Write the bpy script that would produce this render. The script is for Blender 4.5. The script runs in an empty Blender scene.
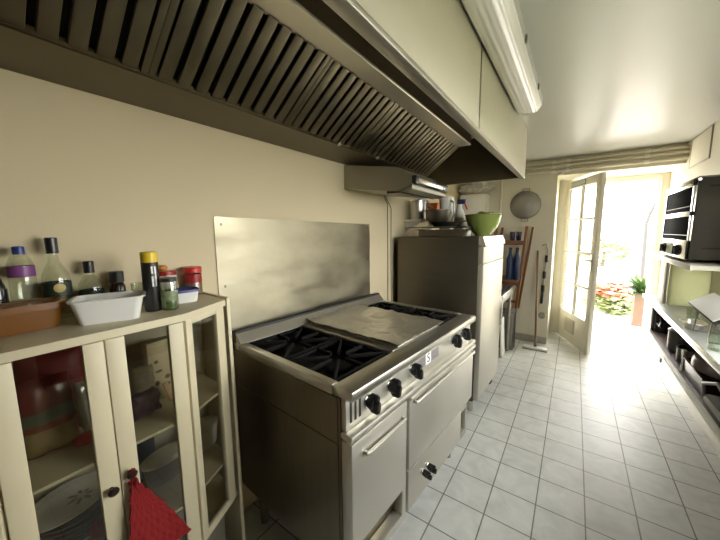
import bpy, bmesh, math, random
from mathutils import Vector, Matrix, noise
random.seed(7)
S = bpy.context.scene
COL = S.collection
PI = math.pi

# ------------------------------------------------------------------ camera
cam = bpy.data.objects.new('camera', bpy.data.cameras.new('camera'))
COL.objects.link(cam)
cam.data.sensor_width = 36
cam.data.lens = 302.47 / 720 * 36
cam.data.clip_start = .02
yaw, pit, rol = math.radians(35.309), math.radians(-7.263), math.radians(-.5826)
fwd = Vector((-math.sin(yaw) * math.cos(pit), math.cos(yaw) * math.cos(pit), math.sin(pit)))
r0 = Vector((math.cos(yaw), math.sin(yaw), 0)); u0 = r0.cross(fwd)
rt = r0 * math.cos(rol) + u0 * math.sin(rol); up = u0 * math.cos(rol) - r0 * math.sin(rol)
M = Matrix((rt, up, -fwd)).transposed().to_4x4(); M.translation = (0, 0, 1.364)
cam.matrix_world = M
S.camera = cam

# ------------------------------------------------------------------ light, exposure
S.view_settings.view_transform = 'Standard'; S.view_settings.look = 'None'
S.view_settings.gamma = 1; S.view_settings.use_curve_mapping = False
S.view_settings.exposure = 1.0
S.cycles.use_denoising = True
S.cycles.max_bounces = 14; S.cycles.diffuse_bounces = 8; S.cycles.glossy_bounces = 6
S.cycles.transmission_bounces = 8; S.cycles.transparent_max_bounces = 16
S.cycles.caustics_reflective = False; S.cycles.caustics_refractive = False
S.cycles.sample_clamp_indirect = 12
W = bpy.data.worlds.new('sky'); S.world = W; W.use_nodes = True
bg = W.node_tree.nodes['Background']
bg.inputs['Color'].default_value = (1.0, .985, .95, 1)
bg.inputs['Strength'].default_value = 7.5
sun = bpy.data.objects.new('sun', bpy.data.lights.new('sun', 'SUN')); COL.objects.link(sun)
sun.data.energy = .8; sun.data.color = (1, .96, .88); sun.data.angle = math.radians(3)
sun.rotation_euler = Vector((.25, -.38, -1)).to_track_quat('-Z', 'Y').to_euler()
def portal(name, loc, direction, sx, sy):
    l = bpy.data.lights.new(name, 'AREA'); l.shape = 'RECTANGLE'; l.size = sx; l.size_y = sy
    l.cycles.is_portal = True
    o = bpy.data.objects.new(name, l); COL.objects.link(o); o.location = loc
    o.rotation_euler = Vector(direction).to_track_quat('-Z', 'Z').to_euler()
portal('door_portal', (.3, 4.8, 1.0), (0, -1, 0), 1.0, 2.0)
portal('added_window_portal', (.955, 1.375, 1.375), (-1, 0, 0), 1.65, .89)  # sampling portal for the added, unseen window

# ------------------------------------------------------------------ materials
def nd(nt, t, **k):
    n = nt.nodes.new(t)
    for a, b in k.items(): setattr(n, a, b)
    return n
def mat(name, col, rough=.5, metal=0, var=.08, vs=6, stretch=(1, 1, 1), bump=0, bs=60, rvar=0, coat=0, spec=.5, trans=0, sss=0):
    m = bpy.data.materials.new(name); m.use_nodes = True; nt = m.node_tree
    p = nt.nodes['Principled BSDF']
    tc = nd(nt, 'ShaderNodeTexCoord'); mp = nd(nt, 'ShaderNodeMapping'); mp.inputs['Scale'].default_value = stretch
    nt.links.new(tc.outputs['Object'], mp.inputs['Vector'])
    no = nd(nt, 'ShaderNodeTexNoise'); no.inputs['Scale'].default_value = vs; no.inputs['Detail'].default_value = 5
    nt.links.new(mp.outputs[0], no.inputs['Vector'])
    mx = nd(nt, 'ShaderNodeMix', data_type='RGBA')
    c = Vector(col)
    mx.inputs[6].default_value = (*[max(0, x) for x in c * (1 - var)], 1); mx.inputs[7].default_value = (*[min(1, x) for x in c * (1 + var)], 1)
    nt.links.new(no.outputs['Fac'], mx.inputs[0]); nt.links.new(mx.outputs[2], p.inputs['Base Color'])
    p.inputs['Roughness'].default_value = rough; p.inputs['Metallic'].default_value = metal
    p.inputs['Specular IOR Level'].default_value = spec
    p.inputs['Coat Weight'].default_value = coat
    if trans: p.inputs['Transmission Weight'].default_value = trans
    if rvar:
        mr = nd(nt, 'ShaderNodeMapRange'); mr.inputs['To Min'].default_value = rough - rvar; mr.inputs['To Max'].default_value = rough + rvar
        mr.inputs['From Min'].default_value = .3; mr.inputs['From Max'].default_value = .7
        nt.links.new(no.outputs['Fac'], mr.inputs[0]); nt.links.new(mr.outputs[0], p.inputs['Roughness'])
    if bump:
        n2 = nd(nt, 'ShaderNodeTexNoise'); n2.inputs['Scale'].default_value = bs; n2.inputs['Detail'].default_value = 3
        nt.links.new(mp.outputs[0], n2.inputs['Vector'])
        b = nd(nt, 'ShaderNodeBump'); b.inputs['Strength'].default_value = bump; b.inputs['Distance'].default_value = .01
        nt.links.new(n2.outputs['Fac'], b.inputs['Height']); nt.links.new(b.outputs[0], p.inputs['Normal'])
    return m
def glass(name, tint=(1, 1, 1), rough=.02, ior=1.45, extra=0.0):
    m = bpy.data.materials.new(name); m.use_nodes = True; nt = m.node_tree
    for n in list(nt.nodes): nt.nodes.remove(n)
    out = nd(nt, 'ShaderNodeOutputMaterial'); mx = nd(nt, 'ShaderNodeMixShader')
    tr = nd(nt, 'ShaderNodeBsdfTransparent'); tr.inputs['Color'].default_value = (*tint, 1)
    gl = nd(nt, 'ShaderNodeBsdfGlossy'); gl.inputs['Roughness'].default_value = rough
    lw = nd(nt, 'ShaderNodeLayerWeight'); lw.inputs['Blend'].default_value = .5
    pw = nd(nt, 'ShaderNodeMath', operation='POWER'); pw.inputs[1].default_value = 5
    f0 = ((ior - 1) / (ior + 1)) ** 2 + extra
    ad = nd(nt, 'ShaderNodeMath', operation='MULTIPLY_ADD'); ad.inputs[1].default_value = 1 - f0; ad.inputs[2].default_value = f0; ad.use_clamp = True
    nt.links.new(lw.outputs['Facing'], pw.inputs[0]); nt.links.new(pw.outputs[0], ad.inputs[0]); nt.links.new(ad.outputs[0], mx.inputs[0])
    nt.links.new(tr.outputs[0], mx.inputs[1]); nt.links.new(gl.outputs[0], mx.inputs[2]); nt.links.new(mx.outputs[0], out.inputs[0])
    return m
def milky(name, col, trans=.5, rough=.3):
    m = bpy.data.materials.new(name); m.use_nodes = True; nt = m.node_tree
    for n in list(nt.nodes): nt.nodes.remove(n)
    out = nd(nt, 'ShaderNodeOutputMaterial')
    d = nd(nt, 'ShaderNodeBsdfDiffuse'); d.inputs[0].default_value = (*col, 1)
    t = nd(nt, 'ShaderNodeBsdfTranslucent'); t.inputs[0].default_value = (*col, 1)
    g = nd(nt, 'ShaderNodeBsdfGlossy'); g.inputs['Roughness'].default_value = rough
    m1 = nd(nt, 'ShaderNodeMixShader'); m1.inputs[0].default_value = trans
    m2 = nd(nt, 'ShaderNodeMixShader'); fr = nd(nt, 'ShaderNodeFresnel'); fr.inputs[0].default_value = 1.4
    L = nt.links.new
    L(d.outputs[0], m1.inputs[1]); L(t.outputs[0], m1.inputs[2]); L(fr.outputs[0], m2.inputs[0])
    L(m1.outputs[0], m2.inputs[1]); L(g.outputs[0], m2.inputs[2]); L(m2.outputs[0], out.inputs[0])
    return m
def bands(name, axis, stops, rough=.4, scale=1, wob=.0, coat=0):
    """material whose colour steps along one object axis: stops = [(pos, colour)...]"""
    m = bpy.data.materials.new(name); m.use_nodes = True; nt = m.node_tree; p = nt.nodes['Principled BSDF']
    tc = nd(nt, 'ShaderNodeTexCoord'); sp = nd(nt, 'ShaderNodeSeparateXYZ'); L = nt.links.new
    L(tc.outputs['Object'], sp.inputs[0])
    no = nd(nt, 'ShaderNodeTexNoise'); no.inputs['Scale'].default_value = 30; L(tc.outputs['Object'], no.inputs['Vector'])
    ml = nd(nt, 'ShaderNodeMath', operation='MULTIPLY_ADD'); ml.inputs[1].default_value = wob
    L(no.outputs['Fac'], ml.inputs[0]); L(sp.outputs[axis], ml.inputs[2])
    mr = nd(nt, 'ShaderNodeMapRange'); lo, hi = stops[0][0], stops[-1][0] + 1e-3
    mr.inputs['From Min'].default_value = lo; mr.inputs['From Max'].default_value = hi
    L(ml.outputs[0], mr.inputs[0])
    cr = nd(nt, 'ShaderNodeValToRGB'); cr.color_ramp.interpolation = 'CONSTANT'
    e = cr.color_ramp.elements
    while len(e) < len(stops): e.new(.5)
    for i, (pos, c) in enumerate(stops):
        e[i].position = (pos - lo) / (hi - lo); e[i].color = (*c, 1)
    L(mr.outputs[0], cr.inputs[0]); L(cr.outputs[0], p.inputs['Base Color'])
    p.inputs['Roughness'].default_value = rough; p.inputs['Coat Weight'].default_value = coat
    return m
def tiles():
    m = bpy.data.materials.new('floor_tiles'); m.use_nodes = True; nt = m.node_tree; p = nt.nodes['Principled BSDF']; L = nt.links.new
    ge = nd(nt, 'ShaderNodeNewGeometry'); mp = nd(nt, 'ShaderNodeMapping'); mp.inputs['Location'].default_value = (-.126 + 4, -.003 + 4, 0)
    L(ge.outputs['Position'], mp.inputs[0])
    br = nd(nt, 'ShaderNodeTexBrick'); br.offset = 0; br.squash = 1
    br.inputs['Scale'].default_value = 1; br.inputs['Brick Width'].default_value = .2; br.inputs['Row Height'].default_value = .2
    br.inputs['Mortar Size'].default_value = .0032; br.inputs['Mortar Smooth'].default_value = .2
    br.inputs['Color1'].default_value = (.66, .67, .65, 1); br.inputs['Color2'].default_value = (.62, .63, .61, 1); br.inputs['Mortar'].default_value = (.20, .19, .165, 1)
    L(mp.outputs[0], br.inputs['Vector'])
    no = nd(nt, 'ShaderNodeTexNoise'); no.inputs['Scale'].default_value = 9; no.inputs['Detail'].default_value = 6; no.inputs['Distortion'].default_value = 1.2
    L(ge.outputs['Position'], no.inputs['Vector'])
    mr = nd(nt, 'ShaderNodeMapRange'); mr.inputs['From Min'].default_value = .3; mr.inputs['From Max'].default_value = .7; mr.inputs['To Min'].default_value = .88; mr.inputs['To Max'].default_value = 1.10; L(no.outputs[0], mr.inputs[0])
    mx = nd(nt, 'ShaderNodeMix', data_type='RGBA', blend_type='MULTIPLY'); mx.inputs[0].default_value = 1
    L(br.outputs['Color'], mx.inputs[6]); L(mr.outputs[0], mx.inputs[7]); L(mx.outputs[2], p.inputs['Base Color'])
    p.inputs['Roughness'].default_value = .42
    ad = nd(nt, 'ShaderNodeMath', operation='MULTIPLY_ADD'); ad.inputs[1].default_value = .12
    sb = nd(nt, 'ShaderNodeMath', operation='SUBTRACT'); sb.inputs[0].default_value = 1; L(br.outputs['Fac'], sb.inputs[1])
    L(no.outputs[0], ad.inputs[0]); L(sb.outputs[0], ad.inputs[2])
    b = nd(nt, 'ShaderNodeBump'); b.inputs['Strength'].default_value = .5; b.inputs['Distance'].default_value = .004
    L(ad.outputs[0], b.inputs['Height']); L(b.outputs[0], p.inputs['Normal'])
    return m
def mesh_wire(name):
    m = bpy.data.materials.new(name); m.use_nodes = True; nt = m.node_tree; L = nt.links.new
    for n in list(nt.nodes): nt.nodes.remove(n)
    out = nd(nt, 'ShaderNodeOutputMaterial'); p = nd(nt, 'ShaderNodeBsdfPrincipled')
    p.inputs['Base Color'].default_value = (.38, .37, .34, 1); p.inputs['Metallic'].default_value = .5; p.inputs['Roughness'].default_value = .45
    tc = nd(nt, 'ShaderNodeTexCoord'); ck = nd(nt, 'ShaderNodeTexChecker'); ck.inputs['Scale'].default_value = 300
    L(tc.outputs['Object'], ck.inputs['Vector'])
    t = nd(nt, 'ShaderNodeBsdfTransparent'); mx = nd(nt, 'ShaderNodeMixShader')
    ml = nd(nt, 'ShaderNodeMath', operation='MULTIPLY_ADD'); ml.inputs[1].default_value = .4; ml.inputs[2].default_value = .5
    L(ck.outputs['Fac'], ml.inputs[0]); L(ml.outputs[0], mx.inputs[0]); L(t.outputs[0], mx.inputs[1]); L(p.outputs[0], mx.inputs[2]); L(mx.outputs[0], out.inputs[0])
    return m

m_wall = mat('cream_wall_paint', (.66, .56, .37), .75, var=.03, vs=3, bump=.05, bs=120)
m_wallf = mat('pale_wall_paint', (.74, .70, .57), .7, var=.03, vs=3, bump=.05, bs=120)
m_ceil = mat('satin_ceiling_paint', (.63, .63, .60), .32, var=.03, vs=2, bump=.06, bs=9)
m_panel = mat('cream_panel', (.66, .62, .50), .42, var=.03, vs=3)
m_white = mat('white_paint', (.78, .75, .66), .45, var=.03)
m_cab = mat('ivory_cabinet_paint', (.64, .57, .39), .45, var=.03)
m_floor = tiles()
m_skirt = mat('grey_skirting_tile', (.38, .36, .31), .4)
m_steel = mat('brushed_steel', (.60, .58, .53), .34, 1, var=.10, vs=5, stretch=(1, 1, 14), rvar=.06)
m_steelh = mat('brushed_steel_grained_along', (.60, .57, .50), .36, 1, var=.14, vs=4, stretch=(1, .3, 5), rvar=.08)
m_stain = mat('stained_steel_sheet', (.42, .38, .28), .50, 1, var=.42, vs=4.5, stretch=(1, 1, 2.2), rvar=.12, bump=.16, bs=7)
m_front = mat('satin_stainless_front', (.62, .60, .54), .42, .85, var=.07, vs=5, rvar=.05)
m_bright = mat('bright_steel', (.72, .71, .68), .22, 1, var=.05)
m_dsteel = mat('dull_dark_steel', (.30, .28, .24), .45, 1, var=.2, vs=6)
m_baffle = mat('greasy_filter_steel', (.21, .18, .12), .42, 1, var=.25, vs=9, rvar=.1)
m_dark = mat('dark_recess', (.02, .018, .014), .7)
m_iron = mat('cast_iron', (.006, .0055, .005), .75, 0, var=.3, bump=.3, spec=.2)
m_black = mat('black_plastic', (.016, .016, .017), .35, coat=.2)
m_blackm = mat('matt_black', (.02, .02, .02), .6)
m_foil = mat('crumpled_foil', (.86, .83, .76), .34, .95, var=.12, bump=.9, bs=14)
m_wood = mat('reddish_wood', (.20, .08, .03), .45, var=.3, vs=7, stretch=(6, 6, 1))
m_woodl = mat('pale_wood', (.50, .33, .18), .5, var=.2, vs=7, stretch=(6, 6, 1))
m_terra = mat('glazed_brown_earthenware', (.17, .066, .009), .32, var=.12, coat=.3)
m_tub = milky('white_translucent_plastic', (.95, .94, .90), .18)
m_wplas = mat('white_plastic', (.80, .79, .75), .35, var=.02)
m_lens = milky('ribbed_lamp_cover', (.66, .69, .60), .4, .5)
m_glass = glass('clear_pane', (.97, .98, .97))
m_cabglass = glass('cabinet_pane', (.86, .86, .82), extra=.03)
m_bottle = glass('bottle_glass', (.90, .93, .88), ior=1.5, extra=.04)
m_jar = glass('clear_jar_plastic', (.80, .82, .76), .1, 1.5, .12)
m_visor = glass('tinted_visor_glass', (.45, .52, .47), .08, 1.5, .12)
m_blueg = glass('blue_glass', (.05, .10, .55), .05, 1.5, .08)
m_pur = mat('purple_label', (.19, .055, .20), .4)
m_bluecap = mat('navy_cap', (.02, .04, .22), .35)
m_yellow = mat('yellow_cap', (.80, .56, .03), .35)
m_red = mat('red_plastic', (.55, .03, .02), .35)
m_dred = mat('dark_red_lid', (.30, .015, .015), .3)
m_orange = mat('orange_card', (.75, .19, .04), .5)
m_green = mat('green_enamel', (.20, .245, .06), .25, coat=.4)
m_mitt = mat('red_quilted_cotton', (.23, .006, .007), .9, bump=.4, bs=60)
m_label_d = mat('black_green_label', (.012, .022, .014), .4, var=.3, vs=50)
m_gold = mat('gold_print', (.45, .34, .12), .4)
m_herb = mat('green_herbs', (.10, .19, .04), .8, var=.4, vs=70)
m_blackcan = mat('black_can', (.02, .018, .016), .35, var=.3, vs=60)
m_redbag = bands('red_packet_film', 2, [(-.11, (.17, .015, .012)), (-.082, (.26, .19, .08)), (-.02, (.20, .02, .015)), (-.005, (.09, .12, .075)), (.03, (.15, .016, .014)), (.11, (.14, .014, .012))], .3, wob=.02, coat=.3)
m_redbag2 = mat('red_film', (.19, .017, .015), .5, var=.5, vs=14)
m_silverbag = mat('silver_film', (.55, .55, .52), .25, .5, var=.4, vs=30)
m_purbag = mat('dark_purple_film', (.07, .03, .06), .35, var=.3, vs=20, coat=.3)
m_catbag = mat('patterned_cream_bag', (.42, .36, .26), .5, var=.5, vs=45)
m_bluebox = mat('navy_box_card', (.03, .05, .11), .5)
m_cream = mat('cream_china', (.78, .72, .58), .25, coat=.3)
m_china = mat('white_china', (.80, .79, .74), .2, coat=.4)
m_print = mat('grey_leaf_print', (.36, .36, .32), .4)
m_counter = mat('pale_grey_laminate', (.55, .57, .56), .25, var=.04)
m_brown = mat('dark_brown_board', (.085, .042, .03), .5, var=.2)
m_ovenside = mat('dark_oven_casing', (.065, .057, .045), .55, .3, var=.15)
m_ovenglass = mat('dark_oven_cavity', (.012, .011, .010), .9, spec=.05)
m_limepanel = mat('pale_lime_board', (.66, .68, .44), .5, var=.02)
m_limetrans = milky('pale_lime_translucent_sheet', (.95, .97, .74), .82, .4)
m_pot = mat('black_enamel_pot', (.02, .02, .022), .25, coat=.3)
m_alu = mat('worn_aluminium', (.36, .35, .33), .4, .9, var=.12)
m_terrace = mat('pale_terrace_stone', (.55, .52, .46), .8, var=.1, vs=2, bump=.2)
m_planter = mat('terracotta', (.125, .078, .052), .8, var=.15)
m_fern = mat('fern_leaf', (.05, .10, .02), .6, var=.4, vs=14)
m_leaf = mat('flower_foliage', (.17, .20, .07), .6, var=.4, vs=12)
m_petal = mat('orange_red_petals', (.36, .125, .065), .6, var=.4, vs=20)
m_bark = mat('grey_lamp_post_paint', (.045, .043, .04), .6)
m_trunk = mat('grey_bark', (.16, .13, .10), .9)
m_ltree = mat('pale_tree_leaf', (.22, .27, .13), .6, var=.4, vs=3)
m_outwall = mat('white_garden_wall', (.72, .70, .66), .8)
m_paper = mat('white_paper', (.86, .86, .84), .6, var=.02)
m_bag = milky('thin_white_bag', (.82, .80, .74), .4)
m_grey = mat('mid_grey_plastic', (.25, .25, .24), .45)
m_cable = mat('grey_cable', (.17, .155, .12), .6)

# ------------------------------------------------------------------ mesh builder
def roots_matrix(o):
    m = Matrix()
    while o is not None:
        m = o.matrix_basis @ m; o = o.parent
    return m
class G:
    def __init__(s): s.bm = bmesh.new()
    def box(s, a, b, bev=0, m=None, seg=2):
        t = bmesh.new(); bmesh.ops.create_cube(t, size=1)
        a = Vector(a); b = Vector(b); c = (a + b) / 2; d = b - a
        for v in t.verts: v.co = Vector((v.co.x * d.x, v.co.y * d.y, v.co.z * d.z)) + c
        if bev: bmesh.ops.bevel(t, geom=t.edges[:], offset=min(bev, .45 * min(abs(x) for x in d)), segments=seg, affect='EDGES', profile=.5)
        return s._add(t, m)
    def _add(s, t, m=None):
        if m is not None: t.transform(m)
        me = bpy.data.meshes.new('t'); t.to_mesh(me); t.free(); s.bm.from_mesh(me); bpy.data.meshes.remove(me); return s
    def cyl(s, p0, p1, r0, r1=None, n=24, m=None):
        r1 = r0 if r1 is None else r1
        return s.tube([p0, p1], [r0, r1], n, m)
    def tube(s, pts, r, n=12, m=None, closed=False):
        pts = [Vector(p) for p in pts]; rs = r if isinstance(r, (list, tuple)) else [r] * len(pts)
        t = bmesh.new(); rings = []
        nrm = None; N = len(pts)
        for i, p in enumerate(pts):
            if closed: d = pts[(i + 1) % N] - pts[i - 1]
            elif i == 0: d = pts[1] - p
            elif i == N - 1: d = p - pts[i - 1]
            else: d = (pts[i + 1] - p).normalized() + (p - pts[i - 1]).normalized()
            d = d.normalized() if d.length > 1e-9 else Vector((0, 0, 1))
            if nrm is None: nrm = d.orthogonal().normalized()
            nrm = (nrm - d * nrm.dot(d)); nrm = nrm.normalized() if nrm.length > 1e-6 else d.orthogonal().normalized()
            b = d.cross(nrm)
            rings.append([t.verts.new(p + (nrm * math.cos(2 * PI * k / n) + b * math.sin(2 * PI * k / n)) * rs[i]) for k in range(n)])
        for i in range(N if closed else N - 1):
            A, B = rings[i], rings[(i + 1) % N]
            for k in range(n): t.faces.new((A[k], A[(k + 1) % n], B[(k + 1) % n], B[k]))
        if not closed:
            t.faces.new(rings[0][::-1]); t.faces.new(rings[-1])
        return s._add(t, m)
    def lathe(s, prof, c=(0, 0, 0), n=32, m=None, sx=1, sy=1):
        t = bmesh.new(); rings = []
        for r, z in prof:
            if r < 1e-6: rings.append([t.verts.new((0, 0, z))])
            else: rings.append([t.verts.new((r * math.cos(2 * PI * k / n) * sx, r * math.sin(2 * PI * k / n) * sy, z)) for k in range(n)])
        for A, B in zip(rings, rings[1:]):
            for k in range(n):
                a, b = A[k % len(A)], A[(k + 1) % len(A)]; c2, d = B[(k + 1) % len(B)], B[k % len(B)]
                f = []
                for v in (a, b, c2, d):
                    if v not in f: f.append(v)
                if len(f) > 2:
                    try: t.faces.new(f)
                    except ValueError: pass
        t.transform(Matrix.Translation(c))
        return s._add(t, m)
    def prism(s, poly, z0, z1, m=None):
        t = bmesh.new()
        A = [t.verts.new((x, y, z0)) for x, y in poly]; B = [t.verts.new((x, y, z1)) for x, y in poly]
        n = len(poly); t.faces.new(A[::-1]); t.faces.new(B)
        for k in range(n): t.faces.new((A[k], A[(k + 1) % n], B[(k + 1) % n], B[k]))
        bmesh.ops.recalc_face_normals(t, faces=t.faces[:])
        return s._add(t, m)
    def bar(s, p0, p1, w, h, bev=0, upv=(0, 0, 1)):
        p0, p1 = Vector(p0), Vector(p1); d = p1 - p0; L = d.length; y = d.normalized(); z = Vector(upv); x = y.cross(z)
        if x.length < 1e-6: x = Vector((1, 0, 0))
        x.normalize(); z = x.cross(y)
        m = Matrix((x, y, z)).transposed().to_4x4(); m.translation = (p0 + p1) / 2
        return s.box((-w / 2, -L / 2, -h / 2), (w / 2, L / 2, h / 2), bev, m)
    def grid(s, fn, nu, nv, thick=0, m=None):
        t = bmesh.new(); V = [[t.verts.new(fn(i / nu, j / nv)) for j in range(nv + 1)] for i in range(nu + 1)]
        for i in range(nu):
            for j in range(nv): t.faces.new((V[i][j], V[i + 1][j], V[i + 1][j + 1], V[i][j + 1]))
        if thick:
            t.normal_update(); bmesh.ops.solidify(t, geom=t.faces[:], thickness=thick)
        return s._add(t, m)
    def pillow(s, w, h, d, n=12, amp=.006, seed=0, m=None, top_crimp=True):
        t = bmesh.new()
        def P(i, j, sg):
            u, v = i / n * 2 - 1, j / n * 2 - 1
            e = ((1 - u ** 4) * (1 - v ** 6)) ** .5 if abs(u) < 1 and abs(v) < 1 else 0
            q = noise.noise_vector(Vector((u * 2.3 + seed, v * 2.3, sg * 3 + seed)))
            return Vector((sg * d / 2 * e + q.x * amp * e, u * w / 2 * (1 - .06 * v * v) + q.y * amp, v * h / 2 + q.z * amp))
        F = {}
        for sg in (1, -1):
            for i in range(n + 1):
                for j in range(n + 1):
                    ed = i in (0, n) or j in (0, n)
                    k = (i, j, 0 if ed else sg)
                    if k not in F: F[k] = t.verts.new(P(i, j, sg))
            g = lambda i, j: F[(i, j, 0 if (i in (0, n) or j in (0, n)) else sg)]
            for i in range(n):
                for j in range(n):
                    q = [g(i, j), g(i + 1, j), g(i + 1, j + 1), g(i, j + 1)]
                    try: t.faces.new(q if sg > 0 else q[::-1])
                    except ValueError: pass
        return s._add(t, m)
    def build(s, name, material, parent=None, world=False, ang=35):
        me = bpy.data.meshes.new(name)
        bmesh.ops.recalc_face_normals(s.bm, faces=s.bm.faces[:]) if False else None
        if world and parent is not None: s.bm.transform(roots_matrix(parent).inverted())
        s.bm.to_mesh(me); s.bm.free(); me.materials.append(material)
        me.shade_smooth(); me.set_sharp_from_angle(angle=math.radians(ang))
        o = bpy.data.objects.new(name, me); COL.objects.link(o)
        if parent is not None: o.parent = parent
        return o
def tag(o, label, cat, group=None):
    o['label'] = label; o['category'] = cat
    if group: o['group'] = group
    return o
def thing(name, label, cat, loc=(0, 0, 0), rz=0, group=None):
    o = bpy.data.objects.new(name, None); COL.objects.link(o); o.location = loc; o.rotation_euler = (0, 0, rz)
    o.empty_display_size = .1
    return tag(o, label, cat, group)
def struct(o): o['kind'] = 'structure'; return o
def T(x, y, z): return Matrix.Translation((x, y, z))
def RX(a): return Matrix.Rotation(a, 4, 'X')
def RY(a): return Matrix.Rotation(a, 4, 'Y')
def RZ(a): return Matrix.Rotation(a, 4, 'Z')

# ------------------------------------------------------------------ room shell
XL, XR, YB, YF, YO, ZC = -1.25, .80, -1.7, 4.127, 4.75, 2.146
struct(G().box((XL - .1, YB - .1, -.1), (XR + .15, YO, 0)).build('floor', m_floor))
struct(G().box((XL - .1, YB - .1, ZC), (XR + .15, YO + .05, ZC + .1)).build('ceiling', m_ceil))
struct(G().box((XL - .12, YB - .1, 0), (XL, YO, ZC)).build('wall_left', m_wall))
g = G(); WY0, WY1, WZ0, WZ1 = .55, 2.20, .93, 1.82
g.box((XR, YB - .1, 0), (XR + .15, WY0, ZC)).box((XR, WY1, 0), (XR + .15, YO, ZC)).box((XR, WY0, 0), (XR + .15, WY1, WZ0)).box((XR, WY0, WZ1), (XR + .15, WY1, ZC))
struct(g.build('wall_right', m_wallf))
struct(G().box((XL, YB - .12, 0), (XR, YB, ZC)).build('wall_back', mat('dark_reflected_back_wall', (.10, .07, .045), .7, var=.05)))  # unseen wall coloured dark brown so the steel reflects darkness
DX0 = -.20
g = G().box((XL, YF, 0), (DX0, YO, ZC)).box((DX0, YF, 1.962), (XR, YO, ZC))
struct(g.build('wall_front', m_wallf))
# window added out of view in the right wall to light the room
g = G(); t = .05
g.box((XR + .05, WY0, WZ0), (XR + .11, WY0 + t, WZ1)).box((XR + .05, WY1 - t, WZ0), (XR + .11, WY1, WZ1)).box((XR + .05, WY0, WZ0), (XR + .11, WY1, WZ0 + t)).box((XR + .05, WY0, WZ1 - t), (XR + .11, WY1, WZ1)).box((XR + .05, 1.35, WZ0), (XR + .11, 1.40, WZ1))
wf = struct(g.build('added_fill_window', m_white))
G().box((XR + .075, WY0 + t, WZ0 + t), (XR + .081, WY1 - t, WZ1 - t)).build('pane', m_glass, wf)
# skirting
struct(G().box((XL + .0, YF - .012, 0), (DX0, YF, .085), .003).build('baseboard_front', m_skirt))
struct(G().box((XR - .012, -.2, 0), (XR, YO - .05, .10), .003).build('baseboard_right', m_white))
# door frame
g = G(); y0, y1 = 4.66, 4.745
g.box((DX0, y0, 0), (DX0 + .085, y1, 1.962), .006).box((XR - .07, y0, 0), (XR, y1, 1.962), .006).box((DX0 + .085, y0, 1.905), (XR - .07, y1, 1.962), .006)
g.box((DX0 + .085, y0 + .04, 0), (DX0 + .10, y1, 1.905)).box((XR - .085, y0 + .04, 0), (XR - .07, y1, 1.905)).box((DX0 + .10, y0 + .04, 1.89), (XR - .085, y1, 1.905))
struct(g.build('trim_1', m_white))
# glazed door, open into the room; local x along the leaf, y through it
hin = Vector((-.107, 4.668, 0)); fre = Vector((.199, 3.962, 0)); dv = (fre - hin); DW = dv.length
door = bpy.data.objects.new('door_1', None); COL.objects.link(door); door.location = hin; door.rotation_euler = (0, 0, math.atan2(dv.y, dv.x))
struct(door); DT = .02
g = G(); ztop = 1.93; gx0, gx1 = .075, .685; gz = [.365, .72, 1.10, 1.48, 1.845]
g.box((0, -DT, .01), (gx0, DT, ztop), .003).box((gx1, -DT, .01), (DW, DT, ztop), .003).box((gx0, -DT, gz[4]), (gx1, DT, ztop), .003).box((gx0, -DT, .01), (gx1, DT, gz[0]), .003)
mx = (gx0 + gx1) / 2
g.box((mx - .013, -DT * .8, gz[0]), (mx + .013, DT * .8, gz[4]), .003)
for z in gz[1:4]: g.box((gx0, -DT * .8, z - .013), (gx1, DT * .8, z + .013), .003)
struct(g.build('leaf', m_white, door))
for i in range(4):
    for a, b in ((gx0, mx - .013), (mx + .013, gx1)):
        z0 = gz[i] + (.013 if i else 0); z1 = gz[i + 1] - (.013 if i < 3 else 0)
        G().box((a, -.003, z0), (b, .003, z1)).build('pane', m_glass, door)
def door_front(sgn):
    y = sgn * DT
    g = G().box((DW - .072, min(y, y + sgn * .008), .92), (DW - .035, max(y, y + sgn * .008), 1.10), .003)
    g.cyl((DW - .053, y, 1.03), (DW - .053, y + sgn * .05, 1.03), .009, n=12).tube([(DW - .053, y + sgn * .05, 1.03), (DW - .10, y + sgn * .05, 1.03), (DW - .165, y + sgn * .045, 1.028)], [.009, .008, .006], 10)
    return g
# which face looks at the room: the one on the camera side
sg = -1 if (door.rotation_euler.to_matrix() @ Vector((0, 1, 0))).y > 0 else 1
for sgn in (1, -1): door_front(sgn).build('handle', m_bright, door)
y = sg * DT
g = G().box((.14, min(y, y + sg * .006), 1.857), (.47, max(y, y + sg * .006), 1.915), .002)
o = g.build('sign', mat('grey_blue_sign_edge', (.16, .20, .22), .5), door); o['label'] = 'narrow white sign with grey blue edge'
G().box((.15, min(y + sg * .006, y + sg * .008), 1.867), (.46, max(y + sg * .006, y + sg * .008), 1.905)).build('sign_face', mat('greyed_sign_face', (.42, .44, .43), .5), o)
g = G(); g.box((.235, min(y, y + sg * .006), .13), (.47, max(y, y + sg * .006), .30), .002)
for k in range(9): g.box((.245, min(y + sg * .004, y + sg * .012), .142 + k * .017), (.46, max(y + sg * .004, y + sg * .012), .151 + k * .017))
g.build('vent_grille', mat('grey_vent', (.52, .50, .44), .5), door)
for z in (.25, 1.0, 1.7): G().cyl((-.004, sg * DT, z - .05), (-.004, sg * DT, z + .05), .009, n=10).build('hinge', m_white, door)

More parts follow.
